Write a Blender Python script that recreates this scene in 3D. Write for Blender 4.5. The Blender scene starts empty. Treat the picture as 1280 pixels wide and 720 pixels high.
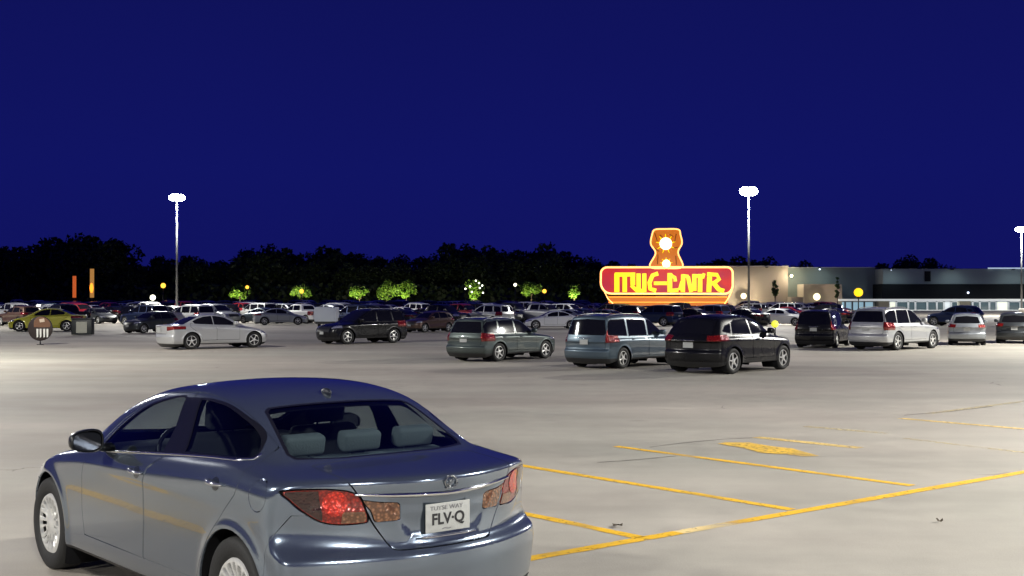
import math, random
import numpy as np

# ---------------------------------------------------------------- smooth curves
class Tab:
    """piecewise linear curve smoothed with a gaussian, linear outside"""
    def __init__(s, pts, sig=0.06, step=0.005):
        p = sorted(pts); x = np.array([a[0] for a in p], float); y = np.array([a[1] for a in p], float)
        pad = 4 * sig + 0.5
        s.x = np.arange(x[0] - pad, x[-1] + pad, step)
        v = np.interp(s.x, x, y)
        if len(x) > 1:
            m0 = (y[1] - y[0]) / (x[1] - x[0]); m1 = (y[-1] - y[-2]) / (x[-1] - x[-2])
            v = np.where(s.x < x[0], y[0] + m0 * (s.x - x[0]), v)
            v = np.where(s.x > x[-1], y[-1] + m1 * (s.x - x[-1]), v)
        n = int(4 * sig / step) + 1
        k = np.exp(-0.5 * (np.arange(-n, n + 1) * step / max(sig, 1e-4)) ** 2); k /= k.sum()
        vp = np.concatenate([v[0] + (v[1] - v[0]) * np.arange(-n, 0), v, v[-1] + (v[-1] - v[-2]) * np.arange(1, n + 1)])
        s.y = np.convolve(vp, k, 'valid')
    def __call__(s, q):
        return np.interp(q, s.x, s.y)

def smax(a, b, k): return 0.5 * (a + b + np.sqrt((a - b) ** 2 + k * k))
def smin(a, b, k): return 0.5 * (a + b - np.sqrt((a - b) ** 2 + k * k))

def sd_poly(P, x, z):
    """signed distance to a closed 2-D polygon, negative inside"""
    P = np.asarray(P, float); n = len(P)
    d = np.full(x.shape, 1e9); s = np.ones(x.shape)
    for i in range(n):
        a = P[i]; b = P[i - 1]; e = b - a
        wx = x - a[0]; wz = z - a[1]
        t = np.clip((wx * e[0] + wz * e[1]) / (e @ e + 1e-12), 0, 1)
        d = np.minimum(d, (wx - e[0] * t) ** 2 + (wz - e[1] * t) ** 2)
        c1 = z >= a[1]; c2 = z < b[1]; c3 = e[0] * wz > e[1] * wx
        s = np.where((c1 & c2 & c3) | (~c1 & ~c2 & ~c3), -s, s)
    return s * np.sqrt(d)

def sd_line(P, x, z):
    P = np.asarray(P, float); d = np.full(x.shape, 1e9)
    for a, b in zip(P[:-1], P[1:]):
        e = b - a; wx = x - a[0]; wz = z - a[1]
        t = np.clip((wx * e[0] + wz * e[1]) / (e @ e + 1e-12), 0, 1)
        d = np.minimum(d, (wx - e[0] * t) ** 2 + (wz - e[1] * t) ** 2)
    return np.sqrt(d)

def curve(P, n=6, closed=False):
    """Catmull-Rom through points"""
    P = [np.array(p, float) for p in P]; m = len(P); out = []
    for i in range(m if closed else m - 1):
        p0 = P[(i - 1) % m] if closed or i else 2 * P[0] - P[1]
        p1 = P[i]; p2 = P[(i + 1) % m]
        p3 = P[(i + 2) % m] if closed or i + 2 < m else 2 * P[-1] - P[-2]
        for j in range(n):
            t = j / n
            out.append(0.5 * (2 * p1 + (p2 - p0) * t + (2 * p0 - 5 * p1 + 4 * p2 - p3) * t * t + (3 * p1 - p0 - 3 * p2 + p3) * t ** 3))
    if not closed: out.append(P[-1])
    return [tuple(o) for o in out]

# ---------------------------------------------------------------- implicit car body
class CarShape:
    """x forward from the rear axle, y to the left, z up"""
    def __init__(s, d):
        s.d = d
        g = d.get('sig', 0.07)
        s.deck = Tab(d['deck'], g); s.roof = Tab(d['roof'], d.get('rsig', 0.10))
        s.plan = Tab(d['plan'], 0.10); s.crease = Tab(d['crease'], 0.15)
        s.sec = Tab(d['section'], d.get('ssig', 0.025)); s.tail = Tab(d['tail'], d.get('tsig', 0.02)); s.nose = Tab(d['nose'], 0.03)
        s.tcf = Tab([(0, d['tc']), (3, d['tc'])] if np.isscalar(d['tc']) else d['tc'], .03)
        s.gw = Tab(d['gwidth'], 0.12); s.bed = d.get('bed')
    def __call__(s, P):
        d = s.d; x, y, z = P[:, 0], np.abs(P[:, 1]), P[:, 2]
        W = d['W']
        yy = y / W
        a = z - s.deck(x) + d.get('crown', .03) * yy ** 2
        b = y - (s.plan(x) + s.sec(z - s.crease(x)))
        for wx in (0, d['L']):
            q = np.hypot(x - wx, z - d['wr']); b = b - d.get('flare', .014) * np.exp(-((q - d['ar']) / .045) ** 2)
        c = (s.tail(z) + s.tcf(z) * y ** 2) - x
        if 'rec' in d:
            r0, r1, ra, rb, dep = d['rec']
            hw = ra + (rb - ra) * np.clip((z - r0) / (r1 - r0), 0, 1)
            c = c + dep / (1 + np.exp(np.clip(np.maximum(np.maximum(y - hw, r0 - z), z - r1) / .011, -30, 30)))
        e = x - (s.nose(z) - d['nc'] * y ** 2)
        f = smax(a, b, d.get('k_ab', .06))
        f = smax(f, c, d.get('k_t', .07))
        f = smax(f, e, d.get('k_n', .12))
        if s.bed:
            bx0, bx1, by, bz = s.bed
            q = smax(smax(bx0 - x, x - bx1, .02), smax(y - by, bz - z, .02), .02)
            f = smax(f, -q, .03)
        gh = smax(z - s.roof(x) + d.get('rcrown', .09) * y ** 2, y - (s.gw(x) - d['tumble'] * (z - d['zb'])), d.get('k_g', .07))
        if 'gtail' in d:
            gh = smax(gh, d['gtail'][0] + d['gtail'][1] * (z - d['zb']) + d['gtail'][2] * y ** 2 - x, .06)
        gh = smax(gh, d['zb'] - .16 - z, .04)
        f = smin(f, gh, d.get('k_u', .035))
        return smax(f, d['zbot'] - z + .25 * np.clip(np.maximum(d['zx0'] - x, x - d['zx1']), 0, 1) * -1, .03)
    def grad(s, P, h=.002):
        G = np.empty_like(P)
        for i in range(3):
            e = np.zeros(3); e[i] = h
            G[:, i] = (s(P + e) - s(P - e)) / (2 * h)
        return G
    def project(s, P, n=3):
        for _ in range(n):
            f = s(P); G = s.grad(P)
            g2 = np.maximum((G ** 2).sum(1), .15)
            P = P - (np.clip(f, -.03, .03) / g2)[:, None] * G
        return P
    def hit(s, O, D, t0=0, t1=12, n=1500):
        t = np.linspace(t0, t1, n); P = O[None] + D[None] * t[:, None]; f = s(P)
        i = np.where(f < 0)[0]
        if not len(i): return None
        i = i[0]; a, b = t[i - 1], t[i]
        for _ in range(30):
            m = .5 * (a + b)
            if s((O + D * m)[None])[0] < 0: b = m
            else: a = m
        return O + D * b
    def side(s, x, z, sgn=1):
        """outermost surface point at (x,z)"""
        y = np.linspace(1.4, 0, 700); P = np.stack([np.full(700, x), y, np.full(700, z)], 1)
        f = s(P); i = np.where(f < 0)[0]
        yv = y[i[0]] if len(i) else 0.
        return np.array([x, sgn * yv, z])
    def back(s, y, z):
        x = np.linspace(-2.5, 1, 1400); P = np.stack([x, np.full(1400, y), np.full(1400, z)], 1)
        i = np.where(s(P) < 0)[0]
        return np.array([x[i[0]] if len(i) else 0., y, z])
    def front(s, y, z):
        x = np.linspace(s.d['L'] + 2, 0, 1600); P = np.stack([x, np.full(1600, y), np.full(1600, z)], 1)
        i = np.where(s(P) < 0)[0]
        return np.array([x[i[0]] if len(i) else 0., y, z])
    def top(s, x, y):
        z = np.linspace(2.5, 0, 1200); P = np.stack([np.full(1200, x), np.full(1200, y), z], 1)
        i = np.where(s(P) < 0)[0]
        return np.array([x, y, z[i[0]] if len(i) else 0.])

def surface_nets(shape, lo, hi, c):
    ax = [np.arange(lo[i], hi[i] + c, c) for i in range(3)]
    n = [len(a) for a in ax]
    F = np.empty(n)
    for i, xv in enumerate(ax[0]):
        yy, zz = np.meshgrid(ax[1], ax[2], indexing='ij')
        F[i] = shape(np.stack([np.full(yy.size, xv), yy.ravel(), zz.ravel()], 1)).reshape(n[1], n[2])
    S = F < 0
    m = [k - 1 for k in n]
    cnt = np.zeros(m, int)
    for dx in (0, 1):
        for dy in (0, 1):
            for dz in (0, 1): cnt += S[dx:dx + m[0], dy:dy + m[1], dz:dz + m[2]]
    act = (cnt > 0) & (cnt < 8)
    idx = -np.ones(m, int); I = np.argwhere(act); idx[act] = np.arange(len(I))
    acc = np.zeros((len(I), 3)); w = np.zeros(len(I))
    cs = [(a, b, d) for a in (0, 1) for b in (0, 1) for d in (0, 1)]
    for a in cs:
        for k in range(3):
            if a[k]: continue
            b = list(a); b[k] = 1
            fa = F[I[:, 0] + a[0], I[:, 1] + a[1], I[:, 2] + a[2]]; fb = F[I[:, 0] + b[0], I[:, 1] + b[1], I[:, 2] + b[2]]
            cr = (fa < 0) != (fb < 0); t = np.where(cr, fa / np.where(cr, fa - fb, 1), 0)
            p = np.tile(np.array(a, float), (len(I), 1)); p[:, k] += t
            acc += p * cr[:, None]; w += cr
    V = (I + acc / w[:, None]) * c + np.array([a[0] for a in ax])
    Q = []
    for k in range(3):
        sl0 = [slice(None)] * 3; sl1 = [slice(None)] * 3
        sl0[k] = slice(0, -1); sl1[k] = slice(1, None)
        ch = S[tuple(sl0)] != S[tuple(sl1)]
        E = np.argwhere(ch); u, v = (k + 1) % 3, (k + 2) % 3
        E = E[(E[:, u] > 0) & (E[:, v] > 0) & (E[:, u] < m[u]) & (E[:, v] < m[v])]
        q = []
        for du, dv in ((0, 0), (-1, 0), (-1, -1), (0, -1)):
            e = E.copy(); e[:, u] += du; e[:, v] += dv; q.append(idx[e[:, 0], e[:, 1], e[:, 2]])
        q = np.stack(q, 1)
        ins = S[E[:, 0], E[:, 1], E[:, 2]]
        q[~ins] = q[~ins][:, ::-1]
        Q.append(q)
    return V, np.concatenate(Q)

class Patch:
    """triangles with smooth normals that can be cut along the zero line of a function"""
    def __init__(s, V, N, T): s.V, s.N, s.T = V, N, T
    def cut(s, fun, val=0.0):
        """-> (inside fun<val, outside)"""
        V, N, T = s.V, s.N, s.T
        if not len(T): return s, s
        f = fun(V) - val; f = np.where(np.abs(f) < 1e-6, 1e-6, f)
        inn = f < 0; k = inn[T].sum(1)
        Ti = [T[k == 3]]; To = [T[k == 0]]
        mix = T[(k == 1) | (k == 2)]
        if len(mix):
            km = inn[mix].sum(1)
            odd = np.where((km == 1)[:, None], inn[mix], ~inn[mix])       # the single vertex of its kind
            j = odd.argmax(1); r = np.arange(len(mix))
            A = mix[r, j]; B = mix[r, (j + 1) % 3]; C = mix[r, (j + 2) % 3]
            e = np.concatenate([np.stack([A, B], 1), np.stack([A, C], 1)]); e.sort(axis=1)
            eu, inv = np.unique(e, axis=0, return_inverse=True); inv = inv.ravel()
            fa, fb = f[eu[:, 0]], f[eu[:, 1]]; t = (fa / (fa - fb))
            for _ in range(2):
                P = V[eu[:, 0]] * (1 - t)[:, None] + V[eu[:, 1]] * t[:, None]
                fm = fun(P) - val
                same = (fm < 0) == (fa < 0)
                lo_f = np.where(same, fm, fa); lo_t = np.where(same, t, 0.); hi_f = np.where(same, fb, fm); hi_t = np.where(same, 1., t)
                dn = np.where(np.abs(lo_f - hi_f) < 1e-9, 1, lo_f - hi_f)
                t = np.clip(lo_t + (hi_t - lo_t) * np.clip(lo_f / dn, 0, 1), .001, .999)
            P = V[eu[:, 0]] * (1 - t)[:, None] + V[eu[:, 1]] * t[:, None]
            M = N[eu[:, 0]] * (1 - t)[:, None] + N[eu[:, 1]] * t[:, None]
            n0 = len(V); V = np.concatenate([V, P]); N = np.concatenate([N, M])
            ab = inv[:len(mix)] + n0; ac = inv[len(mix):] + n0
            one = np.stack([A, ab, ac], 1); two = np.concatenate([np.stack([ab, B, C], 1), np.stack([ab, C, ac], 1)])
            s1 = km == 1; s2 = np.concatenate([s1, s1])
            Ti += [one[s1], two[~s2]]; To += [one[~s1], two[s2]]
        return Patch(V, N, np.concatenate(Ti)).clean(), Patch(V, N, np.concatenate(To)).clean()
    def clean(s):
        if not len(s.T): return Patch(s.V[:0], s.N[:0], s.T)
        u, inv = np.unique(s.T, return_inverse=True)
        return Patch(s.V[u], s.N[u], inv.reshape(-1, 3))
    def offset(s, d): return Patch(s.V + s.N * d, s.N, s.T)
    def __add__(s, o): return Patch(np.concatenate([s.V, o.V]), np.concatenate([s.N, o.N]), np.concatenate([s.T, o.T + len(s.V)]))
    def boundary(s):
        """boundary edges, oriented"""
        e = np.concatenate([s.T[:, [0, 1]], s.T[:, [1, 2]], s.T[:, [2, 0]]])
        k = np.sort(e, 1); _, inv, c = np.unique(k, axis=0, return_inverse=True, return_counts=True)
        return e[c[inv.ravel()] == 1]
    def lip(s, depth):
        """turn the open edges inwards so that the panel has a real edge"""
        e = s.boundary()
        if not len(e): return s
        u, inv = np.unique(e, return_inverse=True); inv = inv.reshape(-1, 2)
        n = len(s.V)
        a, b = e[:, 0], e[:, 1]; c, d = inv[:, 0] + n, inv[:, 1] + n
        V = np.concatenate([s.V, s.V[u] - s.N[u] * depth])
        N = np.concatenate([s.N, s.N[u]])
        T = np.concatenate([s.T, np.stack([b, a, c], 1), np.stack([b, c, d], 1)])
        return Patch(V, N, T)

def car_patch(shape, c):
    d = shape.d
    lo = (d['x0'], -d['W'] - .12, .05); hi = (d['x1'], d['W'] + .12, d['ztop'] + .06)
    V, Q = surface_nets(shape, lo, hi, c)
    V = shape.project(V, 3)
    N = shape.grad(V); N /= np.linalg.norm(N, axis=1)[:, None] + 1e-9
    T = np.concatenate([Q[:, [0, 1, 2]], Q[:, [0, 2, 3]]])
    return Patch(V, N, T)

# ---------------------------------------------------------------- the blue sedan
HERO = dict(L=2.70, W=.83, wr=.31, ar=.352, x0=-.95, x1=3.62, ztop=1.40, zbot=.19, zx0=-.3, zx1=3.0,
    deck=[(-1.2, .93), (-.80, .958), (-.66, .972), (-.55, .978), (-.2, 1.0), (.1, 1.035), (.6, 1.0), (1.8, .925), (2.15, .905), (2.6, .85), (3.0, .76), (3.3, .64), (3.6, .48)],
    roof=[(-.9, .70), (-.45, .885), (-.2, 1.01), (.27, 1.25), (.5, 1.315), (.8, 1.345), (1.1, 1.35), (1.4, 1.32), (1.75, 1.22), (2.3, .935), (2.8, .66)], rsig=.09, rcrown=.08,
    plan=[(-.9, .82), (-.4, .825), (0, .83), (1.3, .832), (2.7, .825), (3.1, .80), (3.5, .76)],
    crease=[(-.8, .875), (0, .90), (1.2, .85), (2.2, .80), (3.2, .72)],
    section=[(-.75, -.10), (-.64, -.035), (-.54, -.014), (-.3, -.006), (-.08, 0.001), (0, .002), (.05, -.012), (.12, -.042), (.3, -.15)], ssig=.018,
    tail=[(.1, -.60), (.2, -.70), (.32, -.755), (.5, -.785), (.575, -.785), (.61, -.745), (.72, -.745), (.86, -.765), (.9, -.775), (.975, -.80), (1.05, -.80)], tsig=.012,
    tc=[(.2, .44), (.58, .44), (.66, .55), (1.1, .58)], rec=(.655, .835, .20, .33, .014), nose=[(.1, 3.3), (.25, 3.42), (.5, 3.45), (.7, 3.36), (.9, 3.2)], nc=.45, crown=.03, k_ab=.07, k_t=.04,
    gwidth=[(-.8, .60), (-.3, .665), (.3, .735), (1.2, .765), (1.9, .745), (2.4, .68)], tumble=.42, zb=.95, k_g=.075, k_u=.03)
import bpy, bmesh
from mathutils import Vector, Matrix
rnd = random.Random(7)
COL = bpy.context.scene.collection

# ---------------------------------------------------------------- scene helpers
def link(o, parent=None):
    COL.objects.link(o)
    if parent is not None: o.parent = parent
    return o
def empty(name, loc=(0, 0, 0), rz=0.0, sc=1.0):
    o = bpy.data.objects.new(name, None); o.empty_display_size = .3
    o.location = loc; o.rotation_euler = (0, 0, rz); o.scale = (sc, sc, sc)
    return link(o)
def tag(o, label=None, cat=None, group=None, kind=None):
    if label: o['label'] = label
    if cat: o['category'] = cat
    if group: o['group'] = group
    if kind: o['kind'] = kind
    return o
def mesh_raw(name, V, T, mats, mi=None, N=None, smooth=True):
    me = bpy.data.meshes.new(name)
    V = np.asarray(V, np.float32); T = np.asarray(T, np.int32)
    me.vertices.add(len(V)); me.vertices.foreach_set('co', V.ravel())
    k = T.shape[1]
    me.loops.add(T.size); me.loops.foreach_set('vertex_index', T.ravel())
    me.polygons.add(len(T)); me.polygons.foreach_set('loop_start', np.arange(0, T.size, k, dtype=np.int32))
    me.polygons.foreach_set('use_smooth', np.full(len(T), smooth))
    if mi is not None: me.polygons.foreach_set('material_index', np.asarray(mi, np.int32))
    for m in (mats if isinstance(mats, (list, tuple)) else [mats]): me.materials.append(m)
    me.update(calc_edges=True); me.validate()
    if N is not None and len(me.vertices) == len(N):
        me.normals_split_custom_set_from_vertices([tuple(n) for n in N])
    return me
def obj_patch(name, p, m, parent=None):
    o = bpy.data.objects.new(name, mesh_raw(name, p.V, p.T, m, None, p.N / (np.linalg.norm(p.N, axis=1)[:, None] + 1e-9)))
    return link(o, parent)

class MB:
    """collects shapes, then links them as one mesh object"""
    def __init__(s): s.v = []; s.f = []; s.s = []; s.m = []; s.cm = 0
    def add(s, vs, fs, smooth=False):
        n = len(s.v); s.v += [tuple(map(float, v)) for v in vs]
        for f in fs: s.f.append(tuple(i + n for i in f)); s.s.append(smooth); s.m.append(s.cm)
        return s
    def box(s, x0, x1, y0, y1, z0, z1, bev=0.0):
        if x0 > x1: x0, x1 = x1, x0
        if y0 > y1: y0, y1 = y1, y0
        if z0 > z1: z0, z1 = z1, z0
        if bev <= 0:
            v = [(x, y, z) for x in (x0, x1) for y in (y0, y1) for z in (z0, z1)]
            return s.add(v, [(0, 1, 3, 2), (4, 6, 7, 5), (0, 4, 5, 1), (2, 3, 7, 6), (0, 2, 6, 4), (1, 5, 7, 3)])
        bm = bmesh.new(); bmesh.ops.create_cube(bm, size=1)
        for v in bm.verts: v.co = Vector(((x0 + x1) / 2 + v.co.x * (x1 - x0), (y0 + y1) / 2 + v.co.y * (y1 - y0), (z0 + z1) / 2 + v.co.z * (z1 - z0)))
        bmesh.ops.bevel(bm, geom=list(bm.edges), offset=bev, segments=3, profile=.5, affect='EDGES')
        bm.verts.index_update(); s.add([v.co for v in bm.verts], [[v.index for v in f.verts] for f in bm.faces], True); bm.free()
        return s
    def tube(s, P, r, n=8, closed=False, cap=True):
        P = [Vector(p) for p in P]; m = len(P); rr = r if isinstance(r, (list, tuple)) else [r] * m
        vs = []; up = Vector((0, 0, 1)); last = None
        for i, p in enumerate(P):
            a = P[(i - 1) % m] if (closed or i) else p; b = P[(i + 1) % m] if (closed or i < m - 1) else p
            t = (b - a).normalized() if (b - a).length > 1e-9 else Vector((0, 0, 1))
            if last is None:
                u = t.cross(up if abs(t.z) < .9 else Vector((1, 0, 0))).normalized()
            else:
                u = (last - t * last.dot(t)).normalized()
            last = u; w = t.cross(u)
            for j in range(n):
                an = 2 * math.pi * j / n; vs.append(p + (u * math.cos(an) + w * math.sin(an)) * rr[i])
        fs = []
        for i in range(m if closed else m - 1):
            i2 = (i + 1) % m
            for j in range(n): fs.append((i * n + j, i * n + (j + 1) % n, i2 * n + (j + 1) % n, i2 * n + j))
        if cap and not closed: fs += [tuple(range(n))[::-1], tuple(range((m - 1) * n, m * n))]
        return s.add(vs, fs, True)
    def lathe(s, prof, c=(0, 0, 0), axis='z', n=24):
        """prof: (radius, height) list"""
        vs = []; fs = []; m = len(prof)
        for i in range(n):
            a = 2 * math.pi * i / n; ca, sa = math.cos(a), math.sin(a)
            for r, h in prof:
                p = {'z': (r * ca, r * sa, h), 'y': (r * ca, h, -r * sa), 'x': (h, r * ca, r * sa)}[axis]
                vs.append((c[0] + p[0], c[1] + p[1], c[2] + p[2]))
        for i in range(n):
            k = (i + 1) % n
            for j in range(m - 1): fs.append((i * m + j, k * m + j, k * m + j + 1, i * m + j + 1))
        return s.add(vs, fs, True)
    def ball(s, c, r, n=12, sc=(1, 1, 1)):
        vs = [(c[0], c[1], c[2] + r * sc[2])]; fs = []; h = n // 2
        for i in range(1, h):
            for j in range(n):
                t = math.pi * i / h; a = 2 * math.pi * j / n
                vs.append((c[0] + r * sc[0] * math.sin(t) * math.cos(a), c[1] + r * sc[1] * math.sin(t) * math.sin(a), c[2] + r * sc[2] * math.cos(t)))
        vs.append((c[0], c[1], c[2] - r * sc[2])); e = len(vs) - 1
        for j in range(n):
            k = (j + 1) % n; fs.append((0, 1 + j, 1 + k)); fs.append((e, e - n + k, e - n + j))
            for i in range(h - 2): fs.append((1 + i * n + j, 1 + (i + 1) * n + j, 1 + (i + 1) * n + k, 1 + i * n + k))
        return s.add(vs, fs, True)
    def prism(s, poly, d0, d1, plane='xz'):
        """extrude a polygon; plane 'xz' goes along y, 'yz' along x, 'xy' along z"""
        def P(a, b, d): return {'xz': (a, d, b), 'yz': (d, a, b), 'xy': (a, b, d)}[plane]
        n = len(poly)
        from mathutils.geometry import tessellate_polygon
        tr = tessellate_polygon([[Vector((a, b, 0)) for a, b in poly]])
        vs = [P(a, b, d0) for a, b in poly] + [P(a, b, d1) for a, b in poly]
        fs = [(i, (i + 1) % n, n + (i + 1) % n, n + i) for i in range(n)]
        fs += [tuple(t) for t in tr] + [tuple(i + n for i in t)[::-1] for t in tr]
        return s.add(vs, fs)
    def mesh(s, name, m):
        me = bpy.data.meshes.new(name); me.from_pydata(s.v, [], s.f)
        me.polygons.foreach_set('use_smooth', s.s)
        if any(s.m): me.polygons.foreach_set('material_index', s.m)
        for q in (m if isinstance(m, (list, tuple)) else [m]): me.materials.append(q)
        me.update()
        bm = bmesh.new(); bm.from_mesh(me); bmesh.ops.recalc_face_normals(bm, faces=bm.faces); bm.to_mesh(me); bm.free()
        return me
    def build(s, name, m, parent=None):
        return link(bpy.data.objects.new(name, s.mesh(name, m)), parent)

# ---------------------------------------------------------------- materials
MATS = {}
def srgb(r, g, b):
    f = lambda c: (c / 255 / 12.92) if c / 255 <= .04045 else ((c / 255 + .055) / 1.055) ** 2.4
    return (f(r), f(g), f(b))
def mat(name, col=(.5, .5, .5), rough=.5, metal=0., coat=0., emit=None, es=1., spec=.5, trans=0., bump=0., bscale=40., coatr=.04):
    if name in MATS: return MATS[name]
    m = bpy.data.materials.new(name); m.use_nodes = True; b = m.node_tree.nodes['Principled BSDF']; n = m.node_tree
    b.inputs['Base Color'].default_value = (*col, 1); b.inputs['Roughness'].default_value = rough; b.inputs['Metallic'].default_value = metal
    b.inputs['Coat Weight'].default_value = coat; b.inputs['Coat Roughness'].default_value = coatr; b.inputs['Specular IOR Level'].default_value = spec
    if emit: b.inputs['Emission Color'].default_value = (*emit, 1); b.inputs['Emission Strength'].default_value = es
    if bump:
        t = n.nodes.new('ShaderNodeTexNoise'); t.inputs['Scale'].default_value = bscale; t.inputs['Detail'].default_value = 4
        tc = n.nodes.new('ShaderNodeTexCoord'); n.links.new(tc.outputs['Object'], t.inputs['Vector'])
        u = n.nodes.new('ShaderNodeBump'); u.inputs['Strength'].default_value = bump; u.inputs['Distance'].default_value = .02
        n.links.new(t.outputs['Fac'], u.inputs['Height']); n.links.new(u.outputs['Normal'], b.inputs['Normal'])
    MATS[name] = m
    return m
def paint(name, col, metal=.6, rough=.32, coat=1.0, dirt=.25):
    """car paint under clear coat with a film of road dust"""
    if name in MATS: return MATS[name]
    m = mat(name, col, rough, metal, coat, coatr=.03, spec=.5 if coat > .5 else .25); n = m.node_tree; b = n.nodes['Principled BSDF']
    tc = n.nodes.new('ShaderNodeTexCoord')
    t = n.nodes.new('ShaderNodeTexNoise'); t.inputs['Scale'].default_value = 2.3; t.inputs['Detail'].default_value = 7; n.links.new(tc.outputs['Object'], t.inputs['Vector'])
    r = n.nodes.new('ShaderNodeMapRange'); r.inputs[1].default_value = .35; r.inputs[2].default_value = .8; r.inputs[3].default_value = .02; r.inputs[4].default_value = .02 + .12 * dirt
    n.links.new(t.outputs['Fac'], r.inputs[0]); n.links.new(r.outputs[0], b.inputs['Coat Roughness'])
    r2 = n.nodes.new('ShaderNodeMapRange'); r2.inputs[3].default_value = rough - .04; r2.inputs[4].default_value = rough + .1
    n.links.new(t.outputs['Fac'], r2.inputs[0]); n.links.new(r2.outputs[0], b.inputs['Roughness'])
    return m
def glass(name, tint=(.02, .025, .03), see=.6, rough=.02):
    """tinted pane: partly see-through, mirror-like at a slant"""
    if name in MATS: return MATS[name]
    m = bpy.data.materials.new(name); m.use_nodes = True; n = m.node_tree; n.nodes.clear()
    o = n.nodes.new('ShaderNodeOutputMaterial'); g = n.nodes.new('ShaderNodeBsdfGlossy'); g.inputs['Roughness'].default_value = rough; g.inputs['Color'].default_value = (.85, .87, .9, 1)
    t = n.nodes.new('ShaderNodeBsdfTransparent'); t.inputs['Color'].default_value = (see * .86, see * .97, see, 1)
    lw = n.nodes.new('ShaderNodeLayerWeight'); lw.inputs['Blend'].default_value = .5
    pw = n.nodes.new('ShaderNodeMath'); pw.operation = 'POWER'; pw.inputs[1].default_value = 4.5; n.links.new(lw.outputs['Facing'], pw.inputs[0])
    f = n.nodes.new('ShaderNodeMath'); f.operation = 'MULTIPLY_ADD'; f.inputs[1].default_value = .92; f.inputs[2].default_value = .06; n.links.new(pw.outputs[0], f.inputs[0])
    x = n.nodes.new('ShaderNodeMixShader'); n.links.new(f.outputs[0], x.inputs[0]); n.links.new(t.outputs[0], x.inputs[1]); n.links.new(g.outputs[0], x.inputs[2])
    n.links.new(x.outputs[0], o.inputs[0]); MATS[name] = m
    return m

BLACK = mat('black_plastic', (.012, .012, .013), .45)
LINER = mat('dark_liner', (.006, .006, .007), .9, spec=.1)
RUBBER = mat('tyre_rubber', (.009, .009, .009), .75, bump=.15, bscale=60)
GLOSSB = mat('gloss_black_trim', (.008, .008, .009), .12, coat=.6)
CHROME = mat('chrome', (.75, .75, .74), .12, 1.0)
SILVERW = mat('silver_wheel', (.60, .60, .58), .32, .35, .4)
DARKW = mat('dark_wheel', (.10, .10, .105), .35, .7)
DARKGLASS = mat('dark_window_glass', (.006, .006, .007), .05, 0, 0.0, spec=.5)
PLATE = mat('plate_white', (.34, .35, .34), .4, bump=.3, bscale=30)
LAMPCLEAR = mat('lamp_clear', (.55, .55, .52), .15, .3, 1.0)
HEADL = mat('headlamp_lens', (.62, .63, .66), .08, .7, 1.0)
SEATD = mat('seat_dark', (.03, .032, .036), .8)
SEATG = mat('seat_grey', (.21, .24, .25), .8, bump=.2, bscale=90)

def lens(name, col, scale=60, emit=0.):
    """faceted lamp lens"""
    if name in MATS: return MATS[name]
    m = mat(name, col, .12, .35, 1.0, coatr=.02); n = m.node_tree; b = n.nodes['Principled BSDF']
    tc = n.nodes.new('ShaderNodeTexCoord'); v = n.nodes.new('ShaderNodeTexVoronoi'); v.inputs['Scale'].default_value = scale
    n.links.new(tc.outputs['Object'], v.inputs['Vector'])
    u = n.nodes.new('ShaderNodeBump'); u.inputs['Strength'].default_value = .6; u.inputs['Distance'].default_value = .008
    n.links.new(v.outputs['Distance'], u.inputs['Height']); n.links.new(u.outputs['Normal'], b.inputs['Normal'])
    cr = n.nodes.new('ShaderNodeMapRange'); cr.inputs[1].default_value = 0; cr.inputs[2].default_value = .6; cr.inputs[3].default_value = 1.35; cr.inputs[4].default_value = .45
    n.links.new(v.outputs['Distance'], cr.inputs[0])
    mx = n.nodes.new('ShaderNodeVectorMath'); mx.operation = 'SCALE'; mx.inputs[0].default_value = col; n.links.new(cr.outputs[0], mx.inputs['Scale'])
    n.links.new(mx.outputs[0], b.inputs['Base Color'])
    return m
RED = lens('red_lamp_lens', (.30, .014, .006), 62); AMBER = lens('amber_lamp_lens', (.26, .12, .06), 60); SMOKE = lens('smoked_lamp_lens', (.05, .018, .014), 60)

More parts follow.
